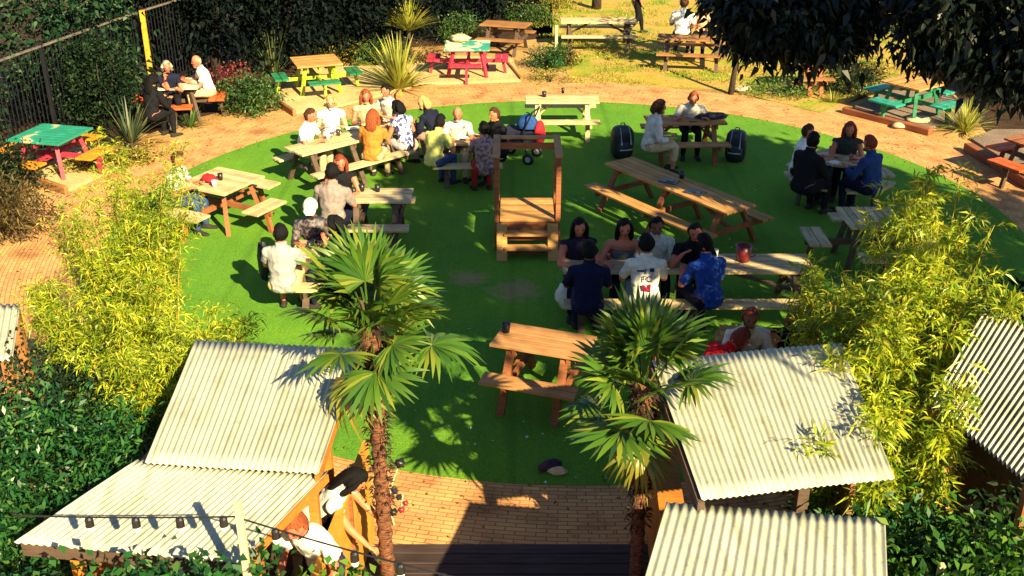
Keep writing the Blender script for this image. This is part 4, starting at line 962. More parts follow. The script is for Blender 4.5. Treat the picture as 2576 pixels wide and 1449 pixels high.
# the big broad-leaved tree whose boughs hang into the top right corner; its trunk stands outside the picture
def bigtree():
    base = Vector((11.0, 12.6, 0)); q = lambda x, y, z: (x-base.x, y-base.y, z)
    bl = []
    # hanging boughs in view (pixel positions surveyed at about 13 m)
    def at(px, py, yy):
        a = (px-1288)/FPX; bb = (py-724)/FPX; d = Vector((a, math.cos(TH)-bb*math.sin(TH), -math.sin(TH)-bb*math.cos(TH))); k = yy/d.y
        return Vector((0, 0, CH))+d*k
    for px, py, yy, r in ((1900, 10, 13.0, .62), (2010, 30, 13.2, .66), (2120, 10, 13.4, .60), (1965, 80, 12.8, .34), (2060, 65, 13.2, .42), (2090, 120, 13.0, .26), (1870, 60, 13.0, .28), (1920, 100, 12.9, .26), (2160, 60, 13.3, .34), (1840, -10, 13.2, .40), (1990, 120, 13.1, .20), (1960, -10, 13.2, .6), (2080, -20, 13.2, .6),
                          (2380, 15, 12.6, .62), (2480, 45, 12.6, .62), (2560, 15, 12.4, .7), (2420, 105, 12.6, .45), (2520, 145, 12.4, .5), (2340, 85, 12.6, .30), (2600, 145, 12.2, .6), (2330, -25, 12.8, .45), (2320, 135, 12.7, .16)):
        p = at(px, py, yy); bl.append((q(*p), (r*.80, r*.7, r*.75)))
    rng = np.random.default_rng(77); t = thing('tree', 'large broad leaved tree with dark boughs hanging into the top right corner', 'tree', base, 0, 'trees')
    b = MB(); b.tube([(0, 0, 0), (-.1, .1, 2.0), (-.4, .1, 4.2), (-.9, 0, 6.5)], [.42, .36, .30, .2], 14)
    for e in ((6.0, 13.0, 4.6), (8.2, 12.6, 4.8), (4.0, 13.2, 5.2), (9.5, 8.0, 7.0)):
        e = Vector(q(*e)); b.tube([(-.3, .1, 3.6), tuple(Vector((-.4, .1, 4.6))*.5+e*.5+Vector((0, 0, .7))), tuple(e)], [.18, .11, .04], 8)
    b.build('trunk', M['trunk'], t, None, True)
    V1, F1 = blob_leaves(bl, 24000, .125, .065, rng, .12, 16, .2, -.2, .45)
    V2, F2 = blob_leaves([(q(8.5, 12.5, 6.8), (3.6, 3.0, 1.6)), (q(6.0, 13.0, 6.2), (2.5, 2.0, 1.2)), (q(11, 10, 7.5), (3, 3, 2))], 4500, .26, .13, rng, .35, 24, .3, 0, .3)
    cc = V2.reshape(-1, 4, 3).mean(1)+np.array(base); F2 = F2[~in_gap(cc) & inpoly(cc[:, 0]+SUNH.x*cc[:, 2], cc[:, 1]+SUNH.y*cc[:, 2], SHADE)]
    V, F = join([(V1, F1), (V2, F2)])
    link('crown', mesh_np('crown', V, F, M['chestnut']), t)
bigtree()
# tall trees standing outside the picture on the right: they shade the middle of the turf
def shade_tree(label, base, hz, gx, seed, n):
    base = Vector(base); rng = np.random.default_rng(seed); t = thing('tree', label, 'tree', base, 0, 'trees')
    P = rng.random((n*6, 2))*np.array([gx[1]-gx[0], 11])+np.array([gx[0], 11.5])
    P = P[inpoly(P[:, 0], P[:, 1], SHADE)][:n//14]
    z = hz[0]+(hz[1]-hz[0])*rng.random(len(P))
    c = np.stack([P[:, 0]-SUNH.x*z, P[:, 1]-SUNH.y*z, z], 1)-np.array(base)
    c = np.repeat(c, 14, 0)+rng.normal(size=(len(c)*14, 3))*np.array([.22, .22, .18])
    D = rng.normal(size=(len(c), 3))+np.array([0, 0, -.2]); ll = .26*(.7+.6*rng.random(len(c)))
    V, F = leaf_arrays(c, D, ll, ll*.55, rng, .2); F = F[~in_gap(V.reshape(-1, 4, 3).mean(1)+np.array(base))]
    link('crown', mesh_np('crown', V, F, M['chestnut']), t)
    b = MB(); top = c.mean(0); b.tube([(0, 0, 0), (0, 0, 2.5), (top[0]*.3, top[1]*.3, hz[0]*.8), (top[0]*.8, top[1]*.8, top[2])], [.40, .34, .26, .1], 12)
    for k in range(9):
        e = c[rng.integers(len(c))]; b.tube([(top[0]*.3, top[1]*.3, hz[0]*.8), tuple((np.array([top[0]*.3, top[1]*.3, hz[0]*.8])+e)/2+np.array([0, 0, .4])), tuple(e)], [.14, .08, .02], 6)
    b.build('trunk', M['trunk'], t, None, True)
shade_tree('tall broad leaved tree outside the right of the picture shading the turf', (10.4, 5.2, 0), (6.4, 8.6), (-3.2, 5.0), 41, 15000)
shade_tree('second tall tree outside the right edge shading the right of the turf', (13.5, 8.5, 0), (6.0, 8.2), (4.2, 14.0), 42, 11000)
# ------------------------------------------------------------------ people
def arr_of(me):
    n = len(me.vertices); co = np.empty(n*3, np.float32); me.vertices.foreach_get('co', co); co = co.reshape(-1, 3).astype(float)
    F = [tuple(p.vertices) for p in me.polygons]; no = np.zeros((n, 3))
    Q = np.array([f if len(f) == 4 else (f[0], f[1], f[2], f[2]) for f in F])
    fn = np.cross(co[Q[:, 2]]-co[Q[:, 0]], co[Q[:, 3]]-co[Q[:, 1]])
    for k in range(4): np.add.at(no, Q[:, k], fn)
    return co, F, Q, nrm(no)
def remesh(mb, vox):
    o = mb.build('body_tmp', [], None); md = o.modifiers.new('r', 'REMESH'); md.mode = 'VOXEL'; md.voxel_size = vox
    sm = o.modifiers.new('s', 'SMOOTH'); sm.factor = .5; sm.iterations = 4
    dg = bpy.context.evaluated_depsgraph_get(); dg.update(); me = bpy.data.meshes.new_from_object(o.evaluated_get(dg)); old = o.data
    bpy.data.objects.remove(o); bpy.data.meshes.remove(old); return me
SK = {'light': (.50, .25, .15), 'tan': (.44, .18, .085), 'red': (.48, .15, .085), 'brown': (.22, .085, .045), 'dark': (.10, .04, .025)}
HC = {'black': (.005, .004, .005), 'brown': (.06, .025, .012), 'ginger': (.24, .06, .02), 'blond': (.45, .28, .10), 'grey': (.30, .27, .23), 'red': (.20, .04, .02)}
def ik(a, c, l1, l2, pole):
    a = Vector(a); c = Vector(c); d = c-a; L = min(d.length, (l1+l2)*.995); dn = d.normalized(); c = a+dn*L
    x = (l1*l1-l2*l2+L*L)/(2*L); h = math.sqrt(max(0, l1*l1-x*x)); p = Vector(pole); p = (p-dn*p.dot(dn)).normalized()
    return a+dn*x+p*h, c
def person(label, head, face, top, bottom=(.02, .022, .04), skin='light', hair=('short', 'brown'), pose='sit', lean=12, side=0, hands=None, sleeve=.6, legs=2.0, yaw=0, nod=10, S=1.04, seat=.45, feet=None, knees=None, loc=None, hat=None, group='people at the tables', print_=None, shoes=(.03, .025, .025), topmat=None):
    """head = pixel of the top of the head (position surveyed at its height); face = heading in degrees (0 right, 90 away, -90 to the camera).
       local frame: +x forward, +y left, z up from the seat / ground"""
    base = seat if pose == 'sit' else 0.0
    hipz = .10 if pose == 'sit' else .92
    la = math.radians(lean); sd = math.radians(side); T = Matrix.Rotation(la, 3, 'Y') @ Matrix.Rotation(-sd, 3, 'X')
    hip = Vector((0, 0, hipz)); up = lambda h, f=0, l=0: hip+T @ Vector((f, l, h))
    R = rotz(math.radians(face))
    if loc is None:
        tp = (up(.80)*S); ht = base+tp.z; g_ = G(head[0], head[1], ht); off = R @ Vector((tp.x, tp.y, 0)); pos = Vector((g_.x-off.x, g_.y-off.y, base))
    else: pos = Vector((loc[0], loc[1], base if len(loc) < 3 else loc[2]))
    t = thing('person', label, 'person', pos, math.radians(face), group); t.scale = (S, S, S)
    fl = -seat/S if pose == 'sit' else 0.0
    b = MB()
    b.tube([up(-.09), up(.02), up(.14), up(.30), up(.42), up(.475)], [(.09, .13), (.115, .165), (.098, .140), (.112, .162), (.098, .180), (.06, .10)], 14, side=T @ Vector((1, 0, 0)))
    nb, hc = up(.46), up(.655, .015); b.tube([nb, up(.60, .01)], [.056, .052], 10)
    segs = [('torso', up(-.06), up(.44), .15, .16), ('neck', nb, up(.57), .06, .055)]
    H = T @ Matrix.Rotation(math.radians(yaw), 3, 'Z') @ Matrix.Rotation(math.radians(nod)-la*.7, 3, 'Y')
    hp = lambda x, y, z: hc+H @ Vector((x, y, z))
    def headfn(v):
        y = v.y*(1-.32*max(0, -v.z-.1)) ; x = v.x*(1-.12*max(0, -v.z)) + (.05 if v.z < -.3 and v.x > 0 else 0)
        return Vector((x, y, v.z))
    hb = MB(); hb.ball((0, 0, 0), (.098, .078, .122), 18, 14, headfn)
    hb.tube([(.088, 0, .03), (.104, 0, -.005), (.112, 0, -.022)], [.012, .015, .017], 8); hb.ball((.075, 0, -.092), (.028, .03, .022), 8, 6)
    for s in (-1, 1): hb.ball((-.008, s*.080, -.008), (.022, .012, .033), 8, 6)
    hb.ball((.085, 0, -.056), (.016, .028, .011), 8, 6)
    b.add([hc+H @ Vector(v) for v in hb.v], hb.f)
    segs.append(('head', hp(0, 0, -.05), hp(0, 0, .05), .085, .09))
    hands = hands or [(.40, .14, .33), (.40, -.14, .33)]
    fing = []
    for s, hh in zip((1, -1), hands):
        sh = up(.405, 0, s*.185); tgt = Vector(hh) if len(hh) == 3 else Vector(hh[:3])
        el, wr = ik(sh, tgt, .29, .25, Vector((-.5, s*.55, -.75)))
        b.tube([up(.41, 0, s*.11), sh, sh+(el-sh)*.5, el], [.055, .058, .050, .040], 10); b.tube([el, el+(wr-el)*.35, wr], [.041, .040, .027], 10)
        d = (wr-el).normalized(); dn = (d+Vector((.35, -s*.15, -.1))).normalized()
        side_ = dn.cross(Vector((0, 0, -1))); side_ = side_.normalized() if side_.length > .05 else Vector((0, 1, 0)); nrm_ = dn.cross(side_)
        kn = wr+dn*.085; b.tube([wr-dn*.015, wr+dn*.035, kn], [(.017, .026), (.017, .040), (.013, .040)], 10, side=nrm_)
        fing.append((wr, dn, side_, nrm_, kn, s))
        segs += [('uarm', sh, el, .055, .042), ('farm', el, wr, .042, .028), ('hand', wr+dn*.02, kn+dn*.03, .03, .03)]
    for s in (1, -1):
        hj = hip+Vector((0, s*.095, -.02))
        if pose == 'sit':
            kn = Vector(knees[0 if s > 0 else 1]) if knees else Vector((.43, s*.12, .09)); an = Vector(feet[0 if s > 0 else 1]) if feet else Vector((.40, s*.13, fl+.085))
        else:
            an = Vector(feet[0 if s > 0 else 1]) if feet else Vector((.02, s*.11, .085)); kn, an = ik(hj, an, .43, .43, Vector((1, s*.1, 0)))
        b.tube([hj-(kn-hj).normalized()*.02, hj+(kn-hj)*.3, hj+(kn-hj)*.65, kn], [.092, .090, .070, .056], 12); b.tube([kn, kn+(an-kn)*.35, kn+(an-kn)*.75, an], [.056, .056, .042, .036], 10)
        fd = Vector((1, s*.18, 0)).normalized(); ft = an+Vector((0, 0, -.05)); b.tube([ft-fd*.06, ft+fd*.04+Vector((0, 0, -.005)), ft+fd*.15+Vector((0, 0, -.015)), ft+fd*.19+Vector((0, 0, -.02))], [(.034, .034), (.036, .040), (.022, .046), (.014, .034)], 10, side=(0, 0, 1))
        segs += [('thigh', hj, kn, .09, .058), ('calf', kn, an, .058, .038), ('foot', ft-fd*.05, ft+fd*.18, .04, .035)]
    me = remesh(b, .0135); co, F, Q, no = arr_of(me)
    best = np.full(len(co), 1e9); lab = np.zeros(len(co), int); tt = np.zeros(len(co))
    for i, (nm, p, q, r0, r1) in enumerate(segs):
        p = np.array(p); q = np.array(q); d = q-p; u = np.clip(((co-p) @ d)/(d @ d), 0, 1); c = p+u[:, None]*d
        ds = np.linalg.norm(co-c, axis=1)/(r0+(r1-r0)*u); m = ds < best; best[m] = ds[m]; lab[m] = i; tt[m] = u[m]
    names = np.array([s[0] for s in segs]); nm = names[lab]
    # body: remeshed surface + fingers, eyes
    bb = MB(); bb.v = [tuple(v) for v in co]; bb.f = F; bb.m = [0]*len(F)
    for wr, dn, sdv, nv, kn, s in fing:
        for j, o_ in enumerate((-.030, -.010, .010, .029)):
            L = (.060, .074, .070, .054)[j] if s > 0 else (.054, .070, .074, .060)[j]
            p0 = kn-dn*.012+sdv*o_; p1 = p0+dn*L*.5+nv*.004*(j-1); p2 = p1+(dn*.8+nv*.45 if nv.z < 0 else dn*.8-nv*.45).normalized()*L*.5
            bb.tube([p0, p1, p2], [.0085, .008, .006], 6)
        ts = 1 if sdv.y*(-s) > 0 else -1
        p0 = wr+dn*.03+sdv*ts*.026; bb.tube([p0, p0+(dn*.6+sdv*ts*.8).normalized()*.032, p0+(dn*.8+sdv*ts*.55).normalized()*.06], [.011, .010, .007], 6)
    bb.mi = 1
    for s in (-1, 1): bb.ball(hp(.088, s*.032, .014), (.010, .014, .008), 8, 6)
    bb.mi = 2; bb.tube([hp(.098, -.022, -.057), hp(.104, 0, -.056), hp(.098, .022, -.057)], [.005, .007, .005], 6)
    bb.build('body', [skinm(SK[skin]), M['eye'], M['lip']], t, None, True)
    bpy.data.meshes.remove(me)
    def garment(name, sel, d, mat, folds=.006, extra=None):
        ok = sel[Q].all(1); fs = Q[ok]
        if not len(fs): return None
        u = np.unique(fs); mp = -np.ones(len(co), int); mp[u] = np.arange(len(u))
        nz = np.array([noise.noise(Vector(co[i]*8.0))+.5*noise.noise(Vector(co[i]*21.0)) for i in u]); V = co[u]+no[u]*(d+folds*nz)[:, None]
        g = MB(); g.add(V.tolist(), [tuple(dict.fromkeys(mp[f])) for f in fs])
        if extra: extra(g)
        return g.build(name, mat, t, None, True)
    if top is not None:
        sel = (nm == 'torso')
        if sleeve >= 0: sel |= ((nm == 'uarm') & (tt < sleeve)) | ((nm == 'farm') & (tt < sleeve-1.0))
        else: sel &= (tt < .86)
        sel |= (nm == 'neck') & (tt < .12)
        garment('shirt' if topmat is None else topmat[0], sel, .016, cloth(top) if topmat is None else topmat[1], .017)
    sel = ((nm == 'thigh') & (tt < legs)) | ((nm == 'calf') & (tt < legs-1.0)) | ((nm == 'torso') & (tt < .10))
    garment('trousers' if legs > 1.4 else 'shorts', sel, .011, cloth(bottom), .006)
    fi = [i for i, s_ in enumerate(segs) if s_[0] == 'foot']
    for i in fi: garment('shoe', (lab == i) | ((lab == i-1) & (tt > .93)), .008, cloth(shoes), .002)
    # hair
    st, hcname = hair; hl = (co-np.array(hc)) @ np.array(H)
    ishead = (nm == 'head') | ((nm == 'neck') & (hl[:, 2] > -.11))
    if st == 'bald': sel = ishead & (hl[:, 0] < -.02) & (hl[:, 2] > -.07) & (hl[:, 2] < .045)
    else: sel = ishead & (((hl[:, 2] > .078+.012*np.sin(hl[:, 1]*60)) & (hl[:, 0] < .08)) | ((hl[:, 0] < .010) & (hl[:, 2] > -.085)) | ((hl[:, 0] < .05) & (hl[:, 2] > .045)))
    def locks(g):
        if st in ('long', 'bob'):
            zz = -.30 if st == 'long' else -.13
            ps = [(-.02, 0, .09), (-.075, 0, .03), (-.098, 0, -.06), (-.100, 0, zz*.6-.02), (-.088, 0, zz)]
            g.tube([hp(*p) for p in ps], [(.05, .06), (.05, .092), (.045, .102), (.040, .096), (.016, .055)], 14, side=H @ Vector((1, 0, 0)))
            for s in (-1, 1):
                g.tube([hp(.015, s*.072, .07), hp(.018, s*.092, 0), hp(.01, s*.095, zz*.45), hp(-.01, s*.082, zz*.8)], [.022, .030, .032, .015], 8)
    garment('hair', sel, .016 if st != 'bald' else .005, hairm(HC[hcname]), .018 if st != 'bald' else .002, locks)
    if hat:
        sel = ishead & (hl[:, 2] > .035)
        def brim(g): g.tube([hp(.05, 0, .05), hp(.12, 0, .045), hp(.165, 0, .03)], [(.012, .085), (.008, .08), (.005, .05)], 12, side=H @ Vector((0, 0, 1)))
        garment('cap', sel, .030, cloth(hat), .002, brim)
    if print_:
        print_(t, up, T)
    return t
W_ = (.70, .68, .62); NV = (.008, .010, .028); BK = (.007, .007, .010); JEAN = (.03, .06, .16); BEIGE = (.52, .38, .22); OR = (.46, .17, .03)
HL = [(.30, .16, .12), (.30, -.16, .12)]
# three at the square table by the fence
person('person in black seen from behind at the white topped table by the fence', (384, 182), 62, BK, BK, 'tan', ('long', 'black'), lean=14, sleeve=1.9, nod=15)
person('grey haired person in a dark navy top resting a hand by the cheek', (417, 150), -70, NV, BK, 'red', ('bob', 'grey'), lean=14, hands=[(.40, .10, .33), (.20, -.06, .52)], sleeve=.5)
person('bald person in pale shirt and cream trousers on the right of the white topped table', (489, 136), 205, W_, BEIGE, 'red', ('bald', 'grey'), lean=16, sleeve=.6, hands=[(.42, .08, .34), (.42, -.14, .34)])
# long sunny table
person('person in a pale shirt side on at the left of the crowded long table', (781, 269), -20, W_, BEIGE, 'red', ('short', 'brown'), lean=14)
person('blond person in a white top facing forward at the crowded long table', (829, 236), -78, (.76, .76, .72), W_, 'light', ('bob', 'blond'), lean=14, sleeve=.3)
person('person in sunglasses and a beige top with long brown hair at the crowded long table', (919, 222), -80, BEIGE, BEIGE, 'red', ('long', 'ginger'), lean=12, sleeve=.2)
person('person in a light grey top at the back right of the crowded long table', (968, 209), -120, (.55, .52, .44), BEIGE, 'red', ('short', 'black'), lean=12, sleeve=.6)
person('person with long ginger hair and an orange top seen from behind on the near bench', (937, 270), 80, OR, BEIGE, 'tan', ('long', 'ginger'), lean=10, sleeve=.4)
person('person with dark hair in a blue and white patterned dress on the near bench', (996, 248), 140, (.10, .10, .22), (.40, .38, .42), 'tan', ('bob', 'black'), lean=16, sleeve=.2, hands=[(.38, .10, .34), (.34, -.2, .30)], topmat=('dress', patchy('floral_cloth', (.03, .04, .20), (.62, .60, .60), 13, .50)))
person('pale haired person in a navy jacket leaning over the crowded long table', (1058, 238), 150, NV, (.45, .25, .22), 'red', ('bob', 'blond'), lean=26, sleeve=1.9)
# shorter table behind the steps
person('person in a yellow tee seen from behind left of the wooden steps', (1110, 284), 58, (.50, .48, .14), JEAN, 'tan', ('short', 'black'), lean=20)
person('bald person in a pale shirt behind the papers on the shorter table', (1150, 266), -92, (.60, .56, .50), BEIGE, 'red', ('bald', 'grey'), lean=16)
person('person in a mauve checked shirt seen from behind just left of the wooden steps', (1217, 301), 100, (.20, .12, .12), (.30, .02, .02), 'tan', ('short', 'black'), lean=8, topmat=('shirt', patchy('checked_cloth', (.12, .06, .08), (.30, .19, .17), 22, .5)))
person('brown haired person in a black top turned away beside the pushchair', (1243, 266), 215, BK, BK, 'tan', ('short', 'brown'), lean=10, sleeve=1.9)
# left square table
person('person in a pale patterned shirt and jeans on the left of the slatted square table', (447, 376), -12, (.42, .44, .36), JEAN, 'red', ('short', 'brown'), lean=12, hands=[(.38, .12, .34), (.30, -.12, .30)], topmat=('shirt', patchy('patterned_cloth', (.08, .10, .09), (.55, .58, .48), 26, .46)))
# table with the cups
person('broad person in a grey shirt seen from behind beside three dark cups', (833, 405), 82, (.24, .19, .18), NV, 'tan', ('short', 'black'), lean=8, S=1.14, sleeve=.8)
person('red haired person facing forward across the table from the grey shirted person', (854, 386), -75, BK, BK, 'red', ('long', 'red'), lean=10, sleeve=.1)
# table behind the left palm
person('person in a white cap and dark checked shirt behind the left palm', (779, 497), -88, (.055, .04, .055), BK, 'red', ('short', 'grey'), lean=10, hat=(.78, .76, .62), sleeve=1.6, nod=24, topmat=('shirt', patchy('dark_checked_cloth', (.025, .02, .035), (.12, .09, .09), 24, .52)))
person('person in a light grey tee and cream shorts seen from behind', (702, 558), 88, (.33, .32, .32), (.50, .40, .22), 'red', ('short', 'black'), lean=6, S=1.06, legs=1.1)
person('dark haired person in a dark top with a bent bare arm behind the left palm', (838, 536), 165, BK, NV, 'red', ('bob', 'black'), lean=8, sleeve=.3, hands=[(.22, .05, .50), (.34, -.20, .22)], S=1.06)
# table between the backpacks
person('person with a brown bob in a pale grey top sitting sideways between the backpacks', (1663, 246), 8, (.58, .52, .46), BEIGE, 'tan', ('bob', 'brown'), lean=12, S=1.1, hands=[(.38, .10, .24), (.34, -.12, .22)], legs=1.6, sleeve=1.6)
person('person in a pale shirt leaning both arms on the table between the backpacks', (1746, 229), -92, (.52, .48, .40), BK, 'red', ('short', 'ginger'), lean=24, hands=[(.42, .24, .36), (.42, -.22, .36)])
# round table
person('person in black with their back turned at the round table', (2050, 327), 38, BK, BK, 'tan', ('short', 'black'), lean=10, S=1.16, sleeve=1.9)
person('person in a white shirt half hidden behind the person in black at the round table', (2036, 308), -25, W_, BK, 'tan', ('short', 'brown'), lean=8)
person('person with long red hair facing the camera at the round table', (2141, 303), -105, (.03, .04, .035), BK, 'red', ('long', 'red'), lean=12, sleeve=.1)
person('red haired person in a blue top with their back turned at the round table', (2190, 335), 128, (.015, .045, .15), NV, 'red', ('short', 'red'), lean=12, S=1.1, sleeve=1.8)
# very long table
person('person with long black hair in a navy top facing the camera', (1459, 545), -85, (.015, .012, .03), NV, 'red', ('long', 'black'), lean=10, sleeve=.1)
person('bare armed person with long black hair in a grey top at the very long table', (1573, 547), -90, (.10, .11, .12), NV, 'red', ('long', 'black'), lean=12, sleeve=-1, hands=[(.38, .2, .33), (.40, -.22, .34)])
person('bearded person in a pale blue shirt facing the camera at the very long table', (1655, 541), -92, (.50, .52, .44), NV, 'brown', ('short', 'black'), lean=10, sleeve=.8)
person('person in black with raised bare forearms facing the camera at the very long table', (1752, 556), -96, BK, BK, 'red', ('short', 'black'), lean=10, sleeve=.5, hands=[(.26, .16, .52), (.30, -.15, .50)])
person('person in a navy tee seen from behind at the left of the very long table', (1483, 600), 88, (.006, .008, .035), (.012, .015, .06), 'brown', ('short', 'black'), lean=10, S=1.08, sleeve=.8)
def fc(t, up, T):
    def on_back(name, cu, wid, mat):
        cu.size = wid; o = bpy.data.objects.new(name, cu); C.objects.link(o)
        dg = bpy.context.evaluated_depsgraph_get(); dg.update(); me = bpy.data.meshes.new_from_object(o.evaluated_get(dg)); bpy.data.objects.remove(o); bpy.data.curves.remove(cu)
        for m in list(me.materials): pass
        me.materials.clear(); me.materials.append(mat)
        return me
    def wrap(me, h, l):     # text plane (x right, y up) -> back of the shirt, following its curve
        for v in me.vertices:
            y = -(v.co.x)+l; z = v.co.y+h; x = -.142-v.co.z+.55*(y*y)+(.10*max(0, z-.30)) + (0.02 if z < .2 else 0)
            v.co = up(z, x, y)
        me.update()
    def txt(s_, size, h, l, mat):
        cu = bpy.data.curves.new('print', 'FONT'); cu.body = s_; cu.align_x = 'CENTER'; cu.extrude = .002
        me = on_back('print', cu, size, mat); wrap(me, h, l); o = link('shirt_print', me, t); return o
    nb_ = cloth((.02, .025, .10)); mr = cloth((.20, .01, .04))
    txt('FC', .10, .235, 0.0, nb_)
    for bx in ((-.075, .335, .085, .018, nb_), (-.02, .33, .012, .055, nb_), (.055, .342, .05, .045, nb_)):
        b = MB(); N = 4
        b.box((0, 0, 0), (bx[2], bx[3], .004)); b.v = [(x+bx[0], y, z) for x, y, z in b.v]; me = b.mesh('print', bx[4]); wrap(me, bx[1]+.03, 0.0); link('shirt_print', me, t)
    b = MB(); b.prism([(-.055, -.03), (.045, -.05), (.045, .055), (-.02, .035), (-.055, .05)][::1], -.002, .002); me = b.mesh('print', mr); wrap(me, .15, .0); link('shirt_crest', me, t)
person('person in a white tee with dark lettering on the back at the very long table', (1627, 582), 92, (.66, .62, .54), (.25, .28, .28), 'red', ('short', 'black'), lean=8, S=1.10, sleeve=.7, print_=fc)
person('person in a bright blue tee leaning left at the very long table', (1772, 582), 112, (.012, .045, .26), NV, 'red', ('short', 'black'), lean=16, S=1.10, sleeve=.8)
# table behind the tin roof
person('person in a white shirt facing the camera over the tilted tin roof', (1893, 769), -92, (.62, .56, .46), NV, 'brown', ('short', 'red'), lean=12, S=1.02, sleeve=.7)
person('person in a bright red top bending forward just above the tilted tin roof', (1884, 826), 22, (.60, .008, .012), NV, 'red', ('short', 'red'), lean=50, sleeve=.7, nod=20, hands=[(.50, .16, .30), (.50, -.16, .30)])
person('brown haired person half hidden by the bamboo beyond the tilted tin roof', (2010, 768), -105, BK, BK, 'red', ('long', 'ginger'), lean=12, sleeve=.1)
# far grass
person('person in a bright white shirt with their back turned at the far table', (1722, -12), 78, (.78, .78, .70), NV, 'tan', ('short', 'brown'), lean=6, S=1.24, sleeve=.7)
person('person in a pinkish top facing forward at the top edge behind the white shirted person', (1768, 6), -110, (.58, .40, .24), NV, 'red', ('long', 'red'), lean=10, sleeve=.2)
person('person walking at the top edge in dark trousers and a beige top', None, 15, (.32, .20, .14), BK, 'tan', ('short', 'brown'), pose='stand', lean=4, loc=(3.55, 31.2), hands=[(.1, .24, .82), (.08, -.24, .82)], feet=[(.25, .1, .085), (-.22, -.1, .12)], group='people standing')
# bar hut
person('long dark haired person in a white top leaning out over the yellow counter', None, -8, (.62, .58, .54), NV, 'tan', ('long', 'black'), pose='stand', lean=44, loc=(-1.74, 7.60), hands=[(.66, .18, .76), (.64, -.20, .72)], sleeve=.4, nod=34, S=.90, group='people standing')
person('person in a white shirt bending under the edge of the left tin roof', None, 245, (.76, .76, .70), (.03, .02, .05), 'red', ('short', 'ginger'), pose='stand', lean=30, loc=(-1.53, 7.0), hands=[(.45, .20, .90), (.42, -.18, .86)], sleeve=.6, nod=30, S=.96, group='people standing')
# ------------------------------------------------------------------ things on tables and turf
def cup(px, py, z, label, mat='black', r=.042, h=.11):
    b = MB(); b.lathe([(r*.78, 0), (r, h), (r*.9, h), (r*.72, .012)], (0, 0, 0), 14)
    return solo('cup', b, M[mat], label, 'cup', G(px, py, z+.001), 0, 'cups and glasses', True)
for px, py, lab, mt, r in ((890, 489, 'left dark cup of the three on the pale table', 'black', .042), (911, 480, 'middle dark cup of the three on the pale table', 'black', .046), (950, 481, 'dark cup standing apart to the right of two others on the pale table', 'black', .046),
        (1273, 834, 'black cup at the corner of the empty orange table', 'black', .055), (1715, 447, 'dark cup near the middle of the long diagonal table', 'black', .05), (1369, 243, 'dark cup on the empty pale table by the path', 'black', .05),
        (1416, 234, 'small brownish cup at the back of the empty pale table by the path', 'black', .035), (793, 617, 'small dark cup in front of the person in the white cap', 'black', .04), (779, 627, 'smaller dark pot near the person in the grey tee', 'black', .035), (911, 628, 'dark cup at the right end of the table behind the left palm', 'black', .05),
        (1611, 668, 'small dark cup between the navy and white tees', 'black', .03), (1742, 642, 'clear dark glass in front of the bearded person', 'glass', .04), (1700, 650, 'amber glass beside the white tee', 'amber', .04), (1760, 672, 'dark glass beside the blue tee', 'glass', .05),
        (851, 340, 'dark cup on the crowded long table near the pale shirt', 'glass', .045), (905, 318, 'dark cup beside the beige top on the crowded long table', 'glass', .04), (555, 452, 'dark cup on the slatted square table', 'black', .045),
        (2125, 372, 'pale glass at the back of the round table', 'white', .04), (2107, 385, 'dark cup on the round table', 'black', .045), (2142, 404, 'amber glass by the blue top on the round table', 'amber', .05), (462, 206, 'amber glass on the white topped table', 'amber', .05),
        (826, 353, 'pale glass beside the pale shirt on the crowded long table', 'white', .035), (953, 315, 'amber glass beside the orange top on the crowded long table', 'amber', .04), (985, 312, 'pale cup at the right of the crowded long table', 'white', .035),
        (1215, 338, 'amber glass before the person in black beside the pushchair', 'amber', .04), (1140, 334, 'reddish glass in front of the bald person behind the papers', 'amber', .035), (1530, 652, 'amber glass before the navy tee', 'amber', .04), (1590, 642, 'pale cup before the bare armed person in grey', 'white', .035), (1465, 640, 'white cup before the person with long black hair in navy', 'white', .035),
        (1645, 640, 'amber glass before the bearded person', 'amber', .038), (1800, 645, 'small pale cup near the raised forearms', 'white', .035), (1700, 297, 'pale cup on the table between the backpacks', 'white', .035), (2090, 383, 'reddish glass by the person in black at the round table', 'redplastic', .04), (540, 470, 'white cup at the near edge of the slatted square table', 'white', .04), (430, 215, 'pale cup on the white topped table', 'white', .04)):
    cup(px, py, .75, lab, mt, r)
def flat(px, py, z, size, name, label, cat, mat, rz=0.0, th=.015, group=None):
    b = MB(); b.box((0, 0, th/2), (size[0], size[1], th), None, .003)
    if size[0] > .2: b.box((size[0]*.1, 0, th+.006), (size[0]*.4, size[1]*.5, .01), None, .002)
    return solo(name, b, M[mat], label, cat, G(px, py, z+.001), rz, group)
flat(1683, 456, .75, (.30, .20), 'tray', 'dark tray further from the camera on the long diagonal table', 'tray', 'greyplastic', -.6, group='trays')
flat(1748, 484, .75, (.32, .22), 'tray', 'dark tray nearer the right end of the long diagonal table', 'tray', 'greyplastic', -.6, group='trays')
flat(1165, 343, .75, (.34, .22), 'paper_sheet', 'white paper sheet on the shorter table behind the steps', 'paper', 'white', .05, .004)
flat(1128, 340, .75, (.09, .16), 'phone', 'dark phone at the left of the white paper', 'phone', 'black', .1, .012, 'phones')
flat(1190, 342, .75, (.14, .10), 'phone', 'dark phone at the right of the white paper', 'phone', 'black', .1, .012, 'phones')
flat(1745, 306, .75, (.16, .06), 'phone', 'dark phone near the edge of the table between the backpacks', 'phone', 'black', 0, .014, 'phones')
flat(2095, 408, .75, (.2, .14), 'plate', 'pale plate on the round table', 'plate', 'white', .3, .012, 'plates')
flat(887, 322, .75, (.26, .16), 'plate', 'pale plate on the crowded long table', 'plate', 'white', .3, .012, 'plates')
